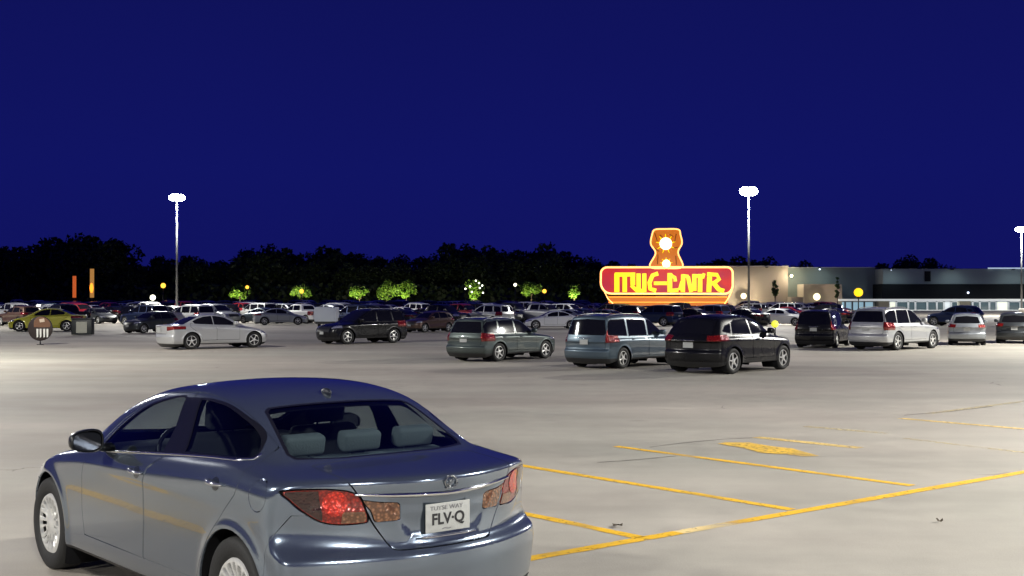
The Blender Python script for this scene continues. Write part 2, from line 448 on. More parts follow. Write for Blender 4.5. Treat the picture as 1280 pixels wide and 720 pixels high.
# ---------------------------------------------------------------- wheels
def tyre_mb(r, w):
    k = r * .66; h = w / 2
    return MB().lathe([(k, -h * .8), (k + .02, -h * .95), (r * .88, -h), (r * .97, -h * .86), (r, -h * .6), (r, h * .6), (r * .97, h * .86), (r * .88, h), (k + .02, h * .95), (k, h * .8), (k - .01, h * .6)], axis='y', n=48)
def rim_patch(r, n=9, style='cap', w=.1, c=.006):
    """face of a wheel, outward = +y; slots cut out of a dished disc"""
    R = r * .665
    nr, na = 16, 120
    rs = np.linspace(.0, R, nr); V = []; T = []
    def hgt(q): q = q / R; return .014 + .012 * np.exp(-((q - .85) / .2) ** 2) + .014 * np.exp(-(q / .25) ** 2) - .02 * (q > .985)
    for a in range(na):
        for q in rs: th = 2 * math.pi * a / na; V.append((q * math.cos(th), float(hgt(q)), q * math.sin(th)))
    for a in range(na):
        b = (a + 1) % na
        for i in range(nr - 1):
            p = [a * nr + i, a * nr + i + 1, b * nr + i + 1, b * nr + i]; T += [(p[0], p[2], p[1]), (p[0], p[3], p[2])]
    V = np.array(V); N = np.tile([0., 1, 0], (len(V), 1))
    q = np.hypot(V[:, 0], V[:, 2]) / R; e = .01; sl = (hgt((q + e) * R) - hgt((q - e) * R)) / (2 * e * R)
    N[:, 0] = -sl * V[:, 0] / (q * R + 1e-6); N[:, 2] = -sl * V[:, 2] / (q * R + 1e-6); N /= np.linalg.norm(N, axis=1)[:, None]
    P = Patch(V, N, np.array(T))
    def slots(X):
        q = np.hypot(X[:, 0], X[:, 2]); th = np.arctan2(X[:, 2], X[:, 0])
        if style == 'cap':
            s = 2 * math.pi / n; f = []
            for off, q0, q1, wd in ((0, .34, .88, .014), (.5, .48, .86, .021)):
                t = (th / s + off) % 1 - .5; l = np.abs(t) * s * q
                f.append(np.maximum(l - wd * r / .31 * (.55 + .6 * q / R), np.maximum(q0 * R - q, q - q1 * R)))
            return np.minimum(f[0], f[1])
        s = 2 * math.pi / n; t = (th / s) % 1 - .5; l = np.abs(t) * s * q
        sp = .5 * s * q - l                                   # distance to the spoke's middle line
        return np.maximum(w * r * (.42 + .25 * (1 - q / R)) - sp, np.maximum(.27 * R - q, q - .90 * R))
    return P.cut(slots)[1].lip(.02)
def make_wheel(parent, x, y, r, w, style='cap', n=9, m=None, steer=0.0):
    sg = 1 if y > 0 else -1
    t = tyre_mb(r, w).build('wheel', RUBBER, parent); t.location = (x, y - sg * w / 2, r); t.rotation_euler = (rnd.uniform(-.0, .0), rnd.uniform(0, 1.2), (0 if sg > 0 else math.pi) + steer)
    P = rim_patch(r, n, style); P = Patch(P.V + np.array([0, w / 2 - .038, 0]), P.N, P.T)
    obj_patch('rim', P, m or SILVERW, t)
    R = r * .665
    MB().lathe([(0, w / 2 - .07), (R * .5, w / 2 - .07), (R * .52, w / 2 - .10), (R * .99, w / 2 - .11), (R * 1.0, w / 2 - .03)], axis='y', n=40).build('brake_disc', mat('brake_iron', (.05, .05, .05), .5, .6), t)
    return t

# ---------------------------------------------------------------- vehicles
def f_side(P, s, ymin=.3, rail=None):
    P = np.array(P)
    if rail is None: return lambda X: np.maximum(sd_poly(P, X[:, 0], X[:, 2]), ymin - s * X[:, 1])
    return lambda X: np.maximum(sd_poly(P, X[:, 0], X[:, 2]), rail - s * X[:, 1])
def f_rear(P, xmax): P = np.array(P); return lambda X: np.maximum(sd_poly(P, np.abs(X[:, 1]), X[:, 2]), X[:, 0] - xmax)
def f_front(P, xmin): P = np.array(P); return lambda X: np.maximum(sd_poly(P, np.abs(X[:, 1]), X[:, 2]), xmin - X[:, 0])
def f_top(P, zmin): P = np.array(P); return lambda X: np.maximum(sd_poly(P, X[:, 0], np.abs(X[:, 1])), zmin - X[:, 2])
def f_one(f, s): return lambda X: np.maximum(f(X), -s * X[:, 1])

def arch_fun(d, grow=0.0):
    def f(X):
        q = 1e9
        for wx in (0, d['L']): q = np.minimum(q, np.hypot(X[:, 0] - wx, X[:, 2] - d['wr']))
        return np.maximum(q - d['ar'] - grow, .45 * d['W'] / .83 - np.abs(X[:, 1]))
    return f
def arch_wells(shape, parent):
    d = shape.d; n = 40
    for wx in (0, d['L']):
        for s in (1, -1):
            mb = MB()
            ring = []
            for i in range(n + 1):
                a = math.radians(-40) + (math.pi + math.radians(80)) * i / n
                x, z = wx + d['ar'] * math.cos(a), d['wr'] + d['ar'] * math.sin(a)
                y = shape.side(x, max(z, d['zbot'] + .03))[1]
                if y < .5 * d['W']: y = d['W'] * .93
                ring.append((x, y, z))
            vs = []; fs = []
            for (x, y, z) in ring:
                k = 1.05
                vs += [(x, s * (y - .003), z), (wx + (x - wx) * k, s * (y - .03), d['wr'] + (z - d['wr']) * k), (wx + (x - wx) * k, s * .42, d['wr'] + (z - d['wr']) * k)]
            for i in range(n): fs += [(3 * i, 3 * i + 3, 3 * i + 4, 3 * i + 1), (3 * i + 1, 3 * i + 4, 3 * i + 5, 3 * i + 2)]
            m = len(vs); vs.append((wx, s * .42, d['wr']))
            for i in range(n): fs.append((3 * i + 2, 3 * i + 5, m))
            mb.add(vs, fs, True).build('wheel_well', LINER, parent)

def build_vehicle(root, shape, cell, P, spec):
    """P: body paint. spec keys: side_glass, doors, rear_glass, front_glass (functions), panels [(name, fun, mat, gap)] ..."""
    d = shape.d
    B = car_patch(shape, cell); full = B
    _, B = B.cut(arch_fun(d))
    liner = full.offset(-.03)
    _, liner = liner.cut(arch_fun(d, .03))
    gap = spec.get('gap', .006); trim = spec.get('trim', .016)
    gl = spec.get('glass', DARKGLASS); out = {}
    for name, fun, m, tr in spec['glass_list']:
        g, B = B.cut(fun); 
        out.setdefault(name, []).append(obj_patch(name, g.offset(-.004), m or gl, root))
        if tr:
            t, B = B.cut(fun, tr)
            obj_patch(name + '_trim', t.offset(-.0015), GLOSSB, root)
        if spec.get('see'): _, liner = liner.cut(fun, .004)
    for name, fun, m, gp in spec['panels']:
        g, B = B.cut(fun, -gp / 2); o = obj_patch(name, g.lip(.012) if gp > 0 else g, m or P, root); out.setdefault(name, []).append(o)
        if gp > 0: _, B = B.cut(fun, gp / 2)
    for fun, w in spec.get('lines', []):
        _, B = B.cut(fun, w / 2)
    u, B = B.cut(lambda X: X[:, 2] - d['zbot'] - spec.get('sill', .02))
    obj_patch('underbody', u, BLACK, root)
    out['body'] = obj_patch('body', B.lip(.012), P, root)
    obj_patch('inner_shell', liner, LINER, root)
    arch_wells(shape, root)
    wy = spec.get('wy', d['W'] - .02)
    for x, fr in ((0, 0), (d['L'], 1)):
        for s in (1, -1): make_wheel(root, x, s * wy, d['wr'], spec.get('ww', .2), spec.get('wstyle', 'spoke'), spec.get('wn', 5), spec.get('wmat'), 0)
    return out
HPX = 1280.0; FOC = 1562.0; HOR = 370.0; CAMH = 2.0
YAW = math.atan2(1287, 1562)                        # the stalls run this far left of the view axis
def ground(px, py): Y = FOC * CAMH / (py - HOR); return ((px - 640) / FOC * Y, Y)
def at(px, Y): return (px - 640) / FOC * Y
def zat(py, Y): return CAMH - (py - HOR) / FOC * Y

def text_mesh(s, size, extrude=0.0, shear=0.0, offset=0.0):
    c = bpy.data.curves.new('lettering', 'FONT'); c.body = s; c.size = size; c.extrude = extrude; c.align_x = 'CENTER'; c.align_y = 'CENTER'; c.shear = shear; c.offset = offset if offset else (.0022 if size > .05 else 0)
    o = bpy.data.objects.new('lettering', c); COL.objects.link(o); bpy.context.view_layer.update()
    me = bpy.data.meshes.new_from_object(o.evaluated_get(bpy.context.evaluated_depsgraph_get()))
    bpy.data.objects.remove(o); bpy.data.curves.remove(c)
    return me

def build_hero():
    S = CarShape(HERO); d = HERO
    s = CAMH / 1.85
    Zr = 2.367 * 2.7; F = (-math.sin(YAW), math.cos(YAW)); Lf = (-math.cos(YAW), -math.sin(YAW))
    O = ((-.222 * Zr - .80 * Lf[0]) * s, (Zr - .80 * Lf[1]) * s)
    root = empty('sedan', (O[0], O[1], 0), math.pi / 2 + YAW, s)
    tag(root, 'blue-grey four-door sedan parked in the foreground, seen from behind on its left side', 'car')
    P = paint('steel_blue_paint', (.19, .232, .29), .86, .15)
    G = glass('hero_glass', see=.62); GR = glass('hero_rear_glass', see=.50)
    fw = curve([(1.87, .893), (1.855, .925), (1.67, 1.062), (1.44, 1.176), (1.18, 1.238), (1.02, 1.258), (.985, 1.25)], 4) + [(.95, 1.10), (.972, .962), (1.0, .957), (1.8, .895)]
    rw = [(.80, 1.258), (.735, 1.08), (.715, .99), (.74, .981)] + [(.12, 1.006)] + curve([(.05, 1.015), (.03, 1.04), (.09, 1.10), (.247, 1.172), (.484, 1.236), (.70, 1.258)], 4)
    top = [(.305, -.2), (.285, 0), (.292, .25), (.30, .43), (.275, .458), (-.10, .535), (-.145, .52), (-.18, .42), (-.215, .28), (-.235, 0), (-.235, -.2)]
    ws = [(1.62, -.2), (1.62, 0), (1.60, .3), (1.55, .49), (1.60, .52), (2.0, .63), (2.12, .62), (2.2, .45), (2.27, .2), (2.28, 0), (2.28, -.2)]
    gl = [('side_window', f_side(fw, 1, .5), G, .013), ('side_window', f_side(fw, -1, .5), G, .013), ('side_window', f_side(rw, 1, .5), G, .013), ('side_window', f_side(rw, -1, .5), G, .013),
          ('rear_window', f_top(top, .98), GR, .020), ('windshield', f_top(ws, .88), G, .02)]
    lampo = curve([(.775, .895), (.735, .905), (.66, .909), (.57, .906), (.50, .893), (.455, .865), (.435, .82), (.415, .75), (.44, .735), (.55, .732), (.625, .752), (.69, .80), (.745, .86)], 4, True)
    lampi = [(.452, .852), (.375, .838), (.275, .828), (.262, .815), (.258, .748), (.27, .741), (.375, .738), (.385, .742), (.41, .80)]
    wlid = Tab([(.59, .30), (.75, .405), (.87, .462), (.95, .515), (1.05, .50)], .01)
    def lid(X):
        return smax(smax(np.abs(X[:, 1]) - wlid(X[:, 2]), .597 - X[:, 2], .02), X[:, 0] + .262, .02)
    def chrome(X):
        y = np.abs(X[:, 1]); zc = .857 + .055 * y ** 2 + .02 * y
        return np.maximum(np.maximum(np.abs(X[:, 2] - zc) - .0125 + .006 * (y / .5) ** 2, y - .49), X[:, 0] + .3)
    bx = Tab([(.15, -.33), (.6, -.345), (.70, -.40), (.80, -.47), (.9, -.56)], .02)
    def bump(X): return np.maximum(X[:, 0] - bx(X[:, 2]), X[:, 2] - .78)
    fd = [(2.03, .335), (2.06, .5), (2.05, .72), (2.0, .86), (1.93, .925), (1.70, 1.09), (1.45, 1.208), (1.18, 1.274), (.92, 1.292), (.885, 1.25), (.86, 1.0), (.90, .95), (1.05, .86), (1.085, .78), (1.09, .55), (1.115, .335)]
    rd = [(1.105, .335), (1.08, .55), (1.075, .78), (1.04, .86), (.89, .95), (.85, 1.0), (.875, 1.25), (.91, 1.292), (.70, 1.293), (.47, 1.268), (.22, 1.20), (.02, 1.11), (-.04, 1.045), (-.073, .906), (-.04, .84), (.08, .737), (.233, .59), (.345, .446), (.41, .335)]
    fb = lambda X: np.maximum(2.99 + .1 * (.6 - X[:, 2]) - X[:, 0], X[:, 2] - .60)
    def hood(X): return np.maximum(np.maximum(2.27 - .15 * X[:, 1] ** 2 - X[:, 0], np.abs(X[:, 1]) - .66 + .05 * (X[:, 0] - 2.2)), .62 - X[:, 2])
    hl = [(.80, .60), (.80, .68), (.62, .66), (.45, .60), (.45, .55), (.62, .53)]
    cup = lambda cx, cz, sg: (lambda X: np.maximum(np.hypot((X[:, 0] - cx) / 1.25, X[:, 2] - cz) - .036, .3 - sg * X[:, 1]))
    pan = []
    ro = f_rear(lampo, -.30)
    for sg in (1, -1): pan.append(('tail_light', f_one(ro, sg), RED, .010))
    li = f_rear(lampi, -.30)
    for sg in (1, -1): pan.append(('reverse_light', f_one(li, sg), AMBER, .006))
    pan += [('trunk_lid', lid, P, .009), ('rear_bumper', bump, P, .004), ('front_bumper', fb, P, .005)]
    for sg in (1, -1): pan.append(('headlight', f_one(f_front(hl, 2.9), sg), HEADL, .006))
    for cx, cz in ((1.17, .825), (.17, .873)):
        for sg in (1, -1): pan.append(('handle_cup', cup(cx, cz, sg), mat('handle_recess', (.02, .025, .035), .3, .4, .6), 0))
    pil = [(.985, 1.262), (.80, 1.27), (.715, 1.03), (.715, .962), (.985, .948)]
    for sg in (1, -1): pan.append(('pillar_cover', f_side(pil, sg, .5), GLOSSB, .002))
    for sg in (1, -1): pan += [('door', f_side(fd, sg, .555), P, .006), ('door', f_side(rd, sg, .555), P, .006)]
    pan.append(('hood', hood, P, .006))
    fuel = lambda X: np.maximum(np.hypot(X[:, 0] + .265, X[:, 2] - .862) - .078, .3 - X[:, 1])
    pan.append(('fuel_door', fuel, P, .005))
    out = build_vehicle(root, S, .0165, P, dict(glass_list=gl, panels=pan, see=True, wstyle='cap', wn=9, ww=.205, wy=.812, sill=.035))
    tv, tf = [], []
    ny = 40
    for k in range(ny + 1):
        y = -.485 + .97 * k / ny; zc = .857 + .055 * y * y + .02 * abs(y); h = .0135 - .007 * (abs(y) / .485) ** 3
        a = S.back(y, zc + h); b = S.back(y, zc - h)
        tv += [(a[0] + .004, y, zc + h), (a[0] - .008, y, zc + h * .8), (min(a[0], b[0]) - .013, y, zc), (b[0] - .008, y, zc - h * .8), (b[0] + .004, y, zc - h)]
    for k in range(ny):
        for q in range(4): tf.append((5 * k + q, 5 * k + q + 1, 5 * k + q + 6, 5 * k + q + 5))
    MB().add(tv, tf, True).build('trunk_trim', CHROME, out['trunk_lid'][0])
    # the tail light's outer tip is smoked, its inner foot clear: sub-parts lying in the lens
    full = car_patch(S, .014)
    mat_core = lens('bright_red_lens', (.75, .03, .012), 75)
    for tl, sg in zip(out['tail_light'], (1, -1)):
        a, _ = full.cut(f_one(ro, sg), -.008)
        tip, a = a.cut(lambda X: .615 + .15 * (X[:, 2] - .8) - np.abs(X[:, 1]) )
        core, _ = full.cut(lambda X: np.maximum(np.maximum(np.hypot((np.abs(X[:, 1]) - .560) / 1.0, (X[:, 2] - .838) / 1.15) - .052, X[:, 0] + .3), .3 - sg * X[:, 1]))
        obj_patch('brake_lens', core.offset(.003), mat_core, tl)
        foot, a = a.cut(lambda X: np.maximum(X[:, 2] - .795, np.abs(X[:, 1]) - .53))
        obj_patch('smoked_lens', tip.offset(.002), SMOKE, tl); obj_patch('clear_lens', foot.offset(.002), AMBER, tl)
    for sd_, sg in ((0, 1), (1, -1)):
        m = MB(); m.tube([tuple(S.side(x, z, sg) + np.array([0, sg * .001, 0])) for x, z in [(1.83, .883), (1.6, .899), (1.3, .922), (.97, .946), (.72, .963), (.4, .982), (.12, .993), (.02, 1.005), (.0, 1.03)]], .0075, 8)
        m.build('window_trim_strip', CHROME, out['door'][sd_ * 2 + 1])
    # door handles
    for i, (cx, cz, sg) in enumerate([(1.17, .825, 1), (.17, .873, 1), (1.17, .825, -1), (.17, .873, -1)]):
        pts = []; rr = []
        for k in range(11):
            t = k / 10; x = cx + .085 - .17 * t; p = S.side(x, cz + .008 - .01 * (t - .5), sg)
            pts.append((x, p[1] + sg * (.006 + .030 * math.sin(math.pi * t) ** .6), p[2])); rr.append(.008 + .006 * math.sin(math.pi * t))
        dr = out['door'][{(1, 1): 0, (0, 1): 1, (1, -1): 2, (0, -1): 3}[(1 if cx > .5 else 0, sg)]]
        MB().tube(pts, rr, 10).build('handle', mat('handle_chrome', (.55, .57, .60), .12, .9, .5), dr)
    # mirrors
    for sg in (1, -1):
        mb = MB(); cx, cy, cz = 1.735, sg * .925, .965
        vs = []; fs = []; n = 20; rings = [(-.045, .86), (-.05, .93), (-.03, 1.0), (.0, .99), (.035, .86), (.06, .6), (.075, .25)]
        for dx, k in rings:
            for j in range(n):
                a = 2 * math.pi * j / n; ca, sa = math.cos(a), math.sin(a)
                yy = .105 * k * math.copysign(abs(ca) ** .7, ca); zz = .070 * k * math.copysign(abs(sa) ** .7, sa)
                vs.append((cx + dx - .02 * abs(ca), cy + yy, cz + zz * (1.0 - .18 * sg * yy / .105)))
        for i in range(len(rings) - 1):
            for j in range(n): fs.append((i * n + j, i * n + (j + 1) % n, (i + 1) * n + (j + 1) % n, (i + 1) * n + j))
        m0 = len(rings) - 1; fs.append(tuple(range(m0 * n, m0 * n + n))); mb.add(vs, fs, True)
        mb.tube([(cx + .015, sg * .74, .905), (cx + .01, sg * .80, .915), (cx, sg * .87, .935)], [.035, .028, .03], 10)
        mm = mb.build('side_mirror', mat('mirror_shell', (.006, .007, .009), .3, 0, .25, spec=.3), root)
        gm = MB(); gm.add([(cx - .058 - .0 * abs(c), cy + .085 * math.copysign(abs(c) ** .7, c), cz + .055 * math.copysign(abs(q) ** .7, q)) for c, q in [(math.cos(t * math.pi / 10), math.sin(t * math.pi / 10)) for t in range(20)]], [tuple(range(20))])
        gm.build('mirror_glass', mat('mirror_glass', (.03, .032, .04), .03, .6), mm)
        # black triangle at the foot of the pillar
    # plate
    pb = MB().box(-.757, -.752, -.138, .138, .665, .810, .002)
    pl = pb.build('license_plate', PLATE, root); pl.location = (.004, 0, 0)
    ink = mat('plate_ink', (.012, .012, .014), .5); grey = mat('plate_grey_ink', (.12, .12, .13), .5)
    def plate_text(sx, size, y, z, m, nm, wx=1.0):
        me = text_mesh(sx, size, .0008); me.materials.append(m)
        o = bpy.data.objects.new(nm, me); link(o, pl); o.rotation_euler = (math.pi / 2, 0, -math.pi / 2); o.location = (-.7582, y, z); o.scale = (wx, 1, 1)
    plate_text('FLV·Q', .078, .0, .728, ink, 'plate_characters', 1.0)
    plate_text('TUYSE WAY', .030, .01, .785, grey, 'plate_caption', 1.25)
    plate_text('~', .05, .01, .682, grey, 'plate_caption', 2.0)
    MB().tube([(-.765, .165, .652), (-.765, .10, .648), (-.765, -.10, .648), (-.765, -.165, .652)], .0055, 8).build('plate_trim', CHROME, root)
    # emblem
    e = MB()
    for a, b in [(310, 215), (415, 210), (235, 335), (340, 330), (473, 327), (285, 405), (490, 430), (333, 470), (445, 495), (285, 525)]:
        y = -(a - 360) / 16 / 200; z = .914 + (370 - b) / 16 / 330; p = S.back(y, z); e.ball((p[0] - .010, y, z), .0062, 8)
    ring = []
    for k in range(28):
        a = 2 * math.pi * k / 28; y, z = .036 * math.cos(a), .914 + .030 * math.sin(a); p = S.back(y, z); ring.append((p[0] - .008, y, z))
    e.tube(ring, .0035, 6, True)
    e.tube([tuple(S.back(y, z) + np.array([-.008, 0, 0])) for y, z in [(.02, .896), (.010, .909), (-.008, .918), (-.016, .934)]], .003, 6)
    e.build('emblem', mat('emblem_chrome', (.35, .37, .38), .18, 1), out['trunk_lid'][0])
    # roof aerial, number-plate lamp cover, high stop lamp
    p = S.top(.43, 0); MB().ball((.43, 0, p[2] + .004), .035, 14, (1.5, .55, .75)).build('antenna', mat('aerial', (.008, .01, .02), .5, 0, 0, spec=.3), root)
    # lower dark valance in the bumper
    va, _ = full.cut(lambda X: np.maximum(np.maximum(X[:, 2] - .30, X[:, 0] + .40), .20 - X[:, 2]))
    obj_patch('bumper_valance', va.offset(.003), BLACK, out['rear_bumper'][0])
    # ---- cabin
    def seat(x, y, w, zt, m, nm, hm, rake=.18, hw=.13, hh=.15, bench=False):
        mb = MB(); mb.box(-.06, .06, -w / 2, w / 2, .0, zt - .42, .045)
        o = mb.build(nm, m, root); o.location = (x, y, .42); o.rotation_euler = (0, -rake, 0)
        mb = MB(); mb.box(.0, .48, -w / 2, w / 2, -.09, .05, .04); c = mb.build('seat_cushion', m, root); c.location = (x, y, .42)
        for hy in ([0] if not bench else [-.36, 0, .36]):
            hb = MB(); hb.box(-.045, .045, -hw, hw, zt - .40, zt - .42 + hh, .024); hb.tube([(0, -.05, zt - .5), (0, -.05, zt - .38)], .007); hb.tube([(0, .05, zt - .5), (0, .05, zt - .38)], .007)
            h = hb.build('headrest', hm, o); h.location = (0, hy, 0)
    for y in (.34, -.34): seat(1.12, y, .46, 1.05, SEATD, 'front_seat', SEATD, .16, .125, .19)
    seat(.22, 0, 1.16, .99, SEATG, 'rear_seat', SEATG, .22, .125, .13, True)
    MB().box(-.24, .16, -.60, .60, .93, .965, .01).build('parcel_shelf', mat('shelf_cloth', (.055, .065, .075), .9), root)
    db = MB(); db.box(1.72, 2.12, -.68, .68, .80, .90, .04); db.box(1.70, 1.85, -.60, .60, .55, .82, .03); db.build('dashboard', SEATD, root)
    st = MB(); R = .18
    ctr = Vector((1.55, .34, .86)); ax = Vector((-.85, 0, .5)).normalized(); u = Vector((0, 1, 0)); v = ax.cross(u)
    st.tube([ctr + (u * math.cos(t * math.pi / 12) + v * math.sin(t * math.pi / 12)) * R for t in range(24)], .014, 8, True)
    st.tube([ctr - v * R, ctr, ctr - u * R], .012); st.tube([ctr, ctr + u * R], .012); st.tube([ctr, ctr - ax * .25], .03)
    st.build('steering_wheel', BLACK, root)
    MB().box(1.63, 1.65, -.11, .11, 1.17, 1.22, .01).build('inner_mirror', BLACK, root)
    return root
def setup_cam():
    c = bpy.data.cameras.new('Camera'); o = bpy.data.objects.new('Camera', c); COL.objects.link(o)
    c.sensor_width = 36; c.lens = 36 * FOC / HPX; c.clip_end = 2000; c.clip_start = .1
    o.location = (0, 0, CAMH); o.rotation_euler = (math.pi / 2 + math.atan(10 / FOC), 0, 0); bpy.context.scene.camera = o
def setup_view():
    v = bpy.context.scene.view_settings; v.view_transform = 'Standard'; v.look = 'None'; v.exposure = 0; v.gamma = 1
def suv_dict(**k):
    d = dict(L=2.75, W=.93, wr=.365, ar=.425, x0=-1.12, x1=3.85, ztop=1.74, zbot=.27, zx0=-.3, zx1=3.0,
        deck=[(-1.3, 1.06), (0, 1.06), (2.0, 1.05), (2.3, 1.04), (2.9, .99), (3.3, .92), (3.6, .80)],
        roof=[(-1.3, 1.60), (-.7, 1.665), (.2, 1.71), (1.0, 1.70), (1.45, 1.64), (2.3, 1.10), (2.8, .80)], rsig=.09, rcrown=.07,
        plan=[(-1, .90), (0, .925), (1.3, .93), (2.7, .925), (3.1, .90), (3.6, .86)],
        crease=[(-1, .98), (1.2, .96), (3.4, .86)],
        section=[(-.9, -.10), (-.7, -.03), (-.5, -.005), (-.2, -.015), (0, 0.0), (.08, -.03), (.3, -.15)], ssig=.025,
        tail=[(.1, -.75), (.25, -.90), (.4, -.98), (.58, -1.0), (.64, -.93), (1.0, -.92), (1.2, -.90)], tsig=.02,
        tc=.16, nose=[(.1, 3.45), (.3, 3.62), (.6, 3.68), (.85, 3.62), (1.1, 3.4)], nc=.25, crown=.03, k_ab=.07, k_t=.06,
        gwidth=[(-1, .83), (.3, .86), (1.5, .86), (2.4, .78)], tumble=.25, zb=1.05, k_g=.09, k_u=.03, gtail=(-.90, .38, .14))
    d.update(k); return d
SUV = suv_dict()
VAN = suv_dict(L=3.0, x1=3.85, ztop=1.78, wr=.34, ar=.395, x0=-1.1,
    deck=[(-1.3, 1.02), (0, 1.02), (2.0, 1.0), (2.7, .99), (3.2, .90), (3.55, .76)],
    roof=[(-1.3, 1.62), (-.7, 1.70), (.3, 1.75), (1.3, 1.73), (1.75, 1.62), (2.9, 1.0), (3.3, .75)],
    crease=[(-1, .92), (1.2, .90), (3.4, .80)], nose=[(.1, 3.5), (.3, 3.68), (.55, 3.72), (.8, 3.6), (1.0, 3.3)], nc=.35, gtail=(-.92, .28, .16), tumble=.2, zb=1.0, rcrown=.06)
XOVER = suv_dict(L=2.65, x1=3.6, ztop=1.68, wr=.355, ar=.41, x0=-1.0,
    roof=[(-1.3, 1.36), (-.7, 1.53), (-.1, 1.62), (.7, 1.65), (1.15, 1.62), (1.6, 1.48), (2.25, 1.08), (2.7, .80)],
    crease=[(-1, .98), (1.2, .92), (3.4, .82)], nose=[(.1, 3.3), (.3, 3.46), (.6, 3.50), (.85, 3.42), (1.1, 3.15)], nc=.40,
    tail=[(.1, -.65), (.25, -.80), (.4, -.88), (.6, -.90), (.66, -.84), (1.0, -.84), (1.2, -.78)], tc=.28, gtail=(-.80, .75, .2), tumble=.34, k_g=.11)
PICK = suv_dict(L=3.5, x0=-1.25, x1=4.6, ztop=1.84, wr=.39, ar=.46, zbot=.34, W=.96,
    deck=[(-1.3, 1.22), (1.0, 1.22), (2.9, 1.16), (3.2, 1.15), (4.0, 1.08), (4.4, .92)],
    roof=[(.0, .6), (.55, 1.2), (.72, 1.72), (1.2, 1.82), (1.9, 1.81), (2.35, 1.72), (3.1, 1.16), (3.5, .9)], rsig=.07,
    plan=[(-1, .955), (0, .96), (3.5, .955), (4.3, .90)], crease=[(-1, 1.0), (4, .96)],
    tail=[(.1, -.9), (.3, -1.02), (.5, -1.10), (.62, -1.10), (.68, -1.02), (1.2, -1.02)], tc=.05,
    nose=[(.1, 4.2), (.3, 4.38), (.7, 4.42), (1.0, 4.36), (1.2, 4.15)], nc=.18, gtail=(-2, .1, .0), tumble=.22, zb=1.2, bed=(-.93, .55, .80, .72))
PICK['section'] = [(-.9, -.06), (-.6, -.01), (-.2, -.005), (0, 0), (.15, -.01), (.3, -.06)]
SEDAN = dict(HERO); SEDAN.update(nose=[(.1, 3.35), (.25, 3.50), (.5, 3.55), (.65, 3.45), (.9, 3.2)], nc=.35, x1=3.7,
    tail=[(.1, -.80), (.25, -.95), (.5, -1.0), (.6, -.97), (.86, -.98), (.96, -1.0), (1.1, -1.0)], x0=-1.2, tc=.30,
    deck=[(-1.3, .95), (-.95, .975), (-.3, 1.0), (.1, 1.02), (.6, 1.0), (1.8, .95), (2.15, .92), (2.6, .87), (3.1, .77), (3.4, .66), (3.6, .5)],
    roof=[(-.9, .80), (-.45, .93), (.05, 1.17), (.5, 1.34), (.8, 1.385), (1.1, 1.39), (1.4, 1.36), (1.75, 1.25), (2.35, .95), (2.8, .68)], ztop=1.44, wr=.33, ar=.372, W=.87,
    plan=[(-1.0, .85), (0, .868), (1.3, .872), (2.7, .865), (3.2, .83), (3.5, .79)], gwidth=[(-.8, .68), (0, .745), (1.2, .775), (2.4, .70)])
del SEDAN['rec']

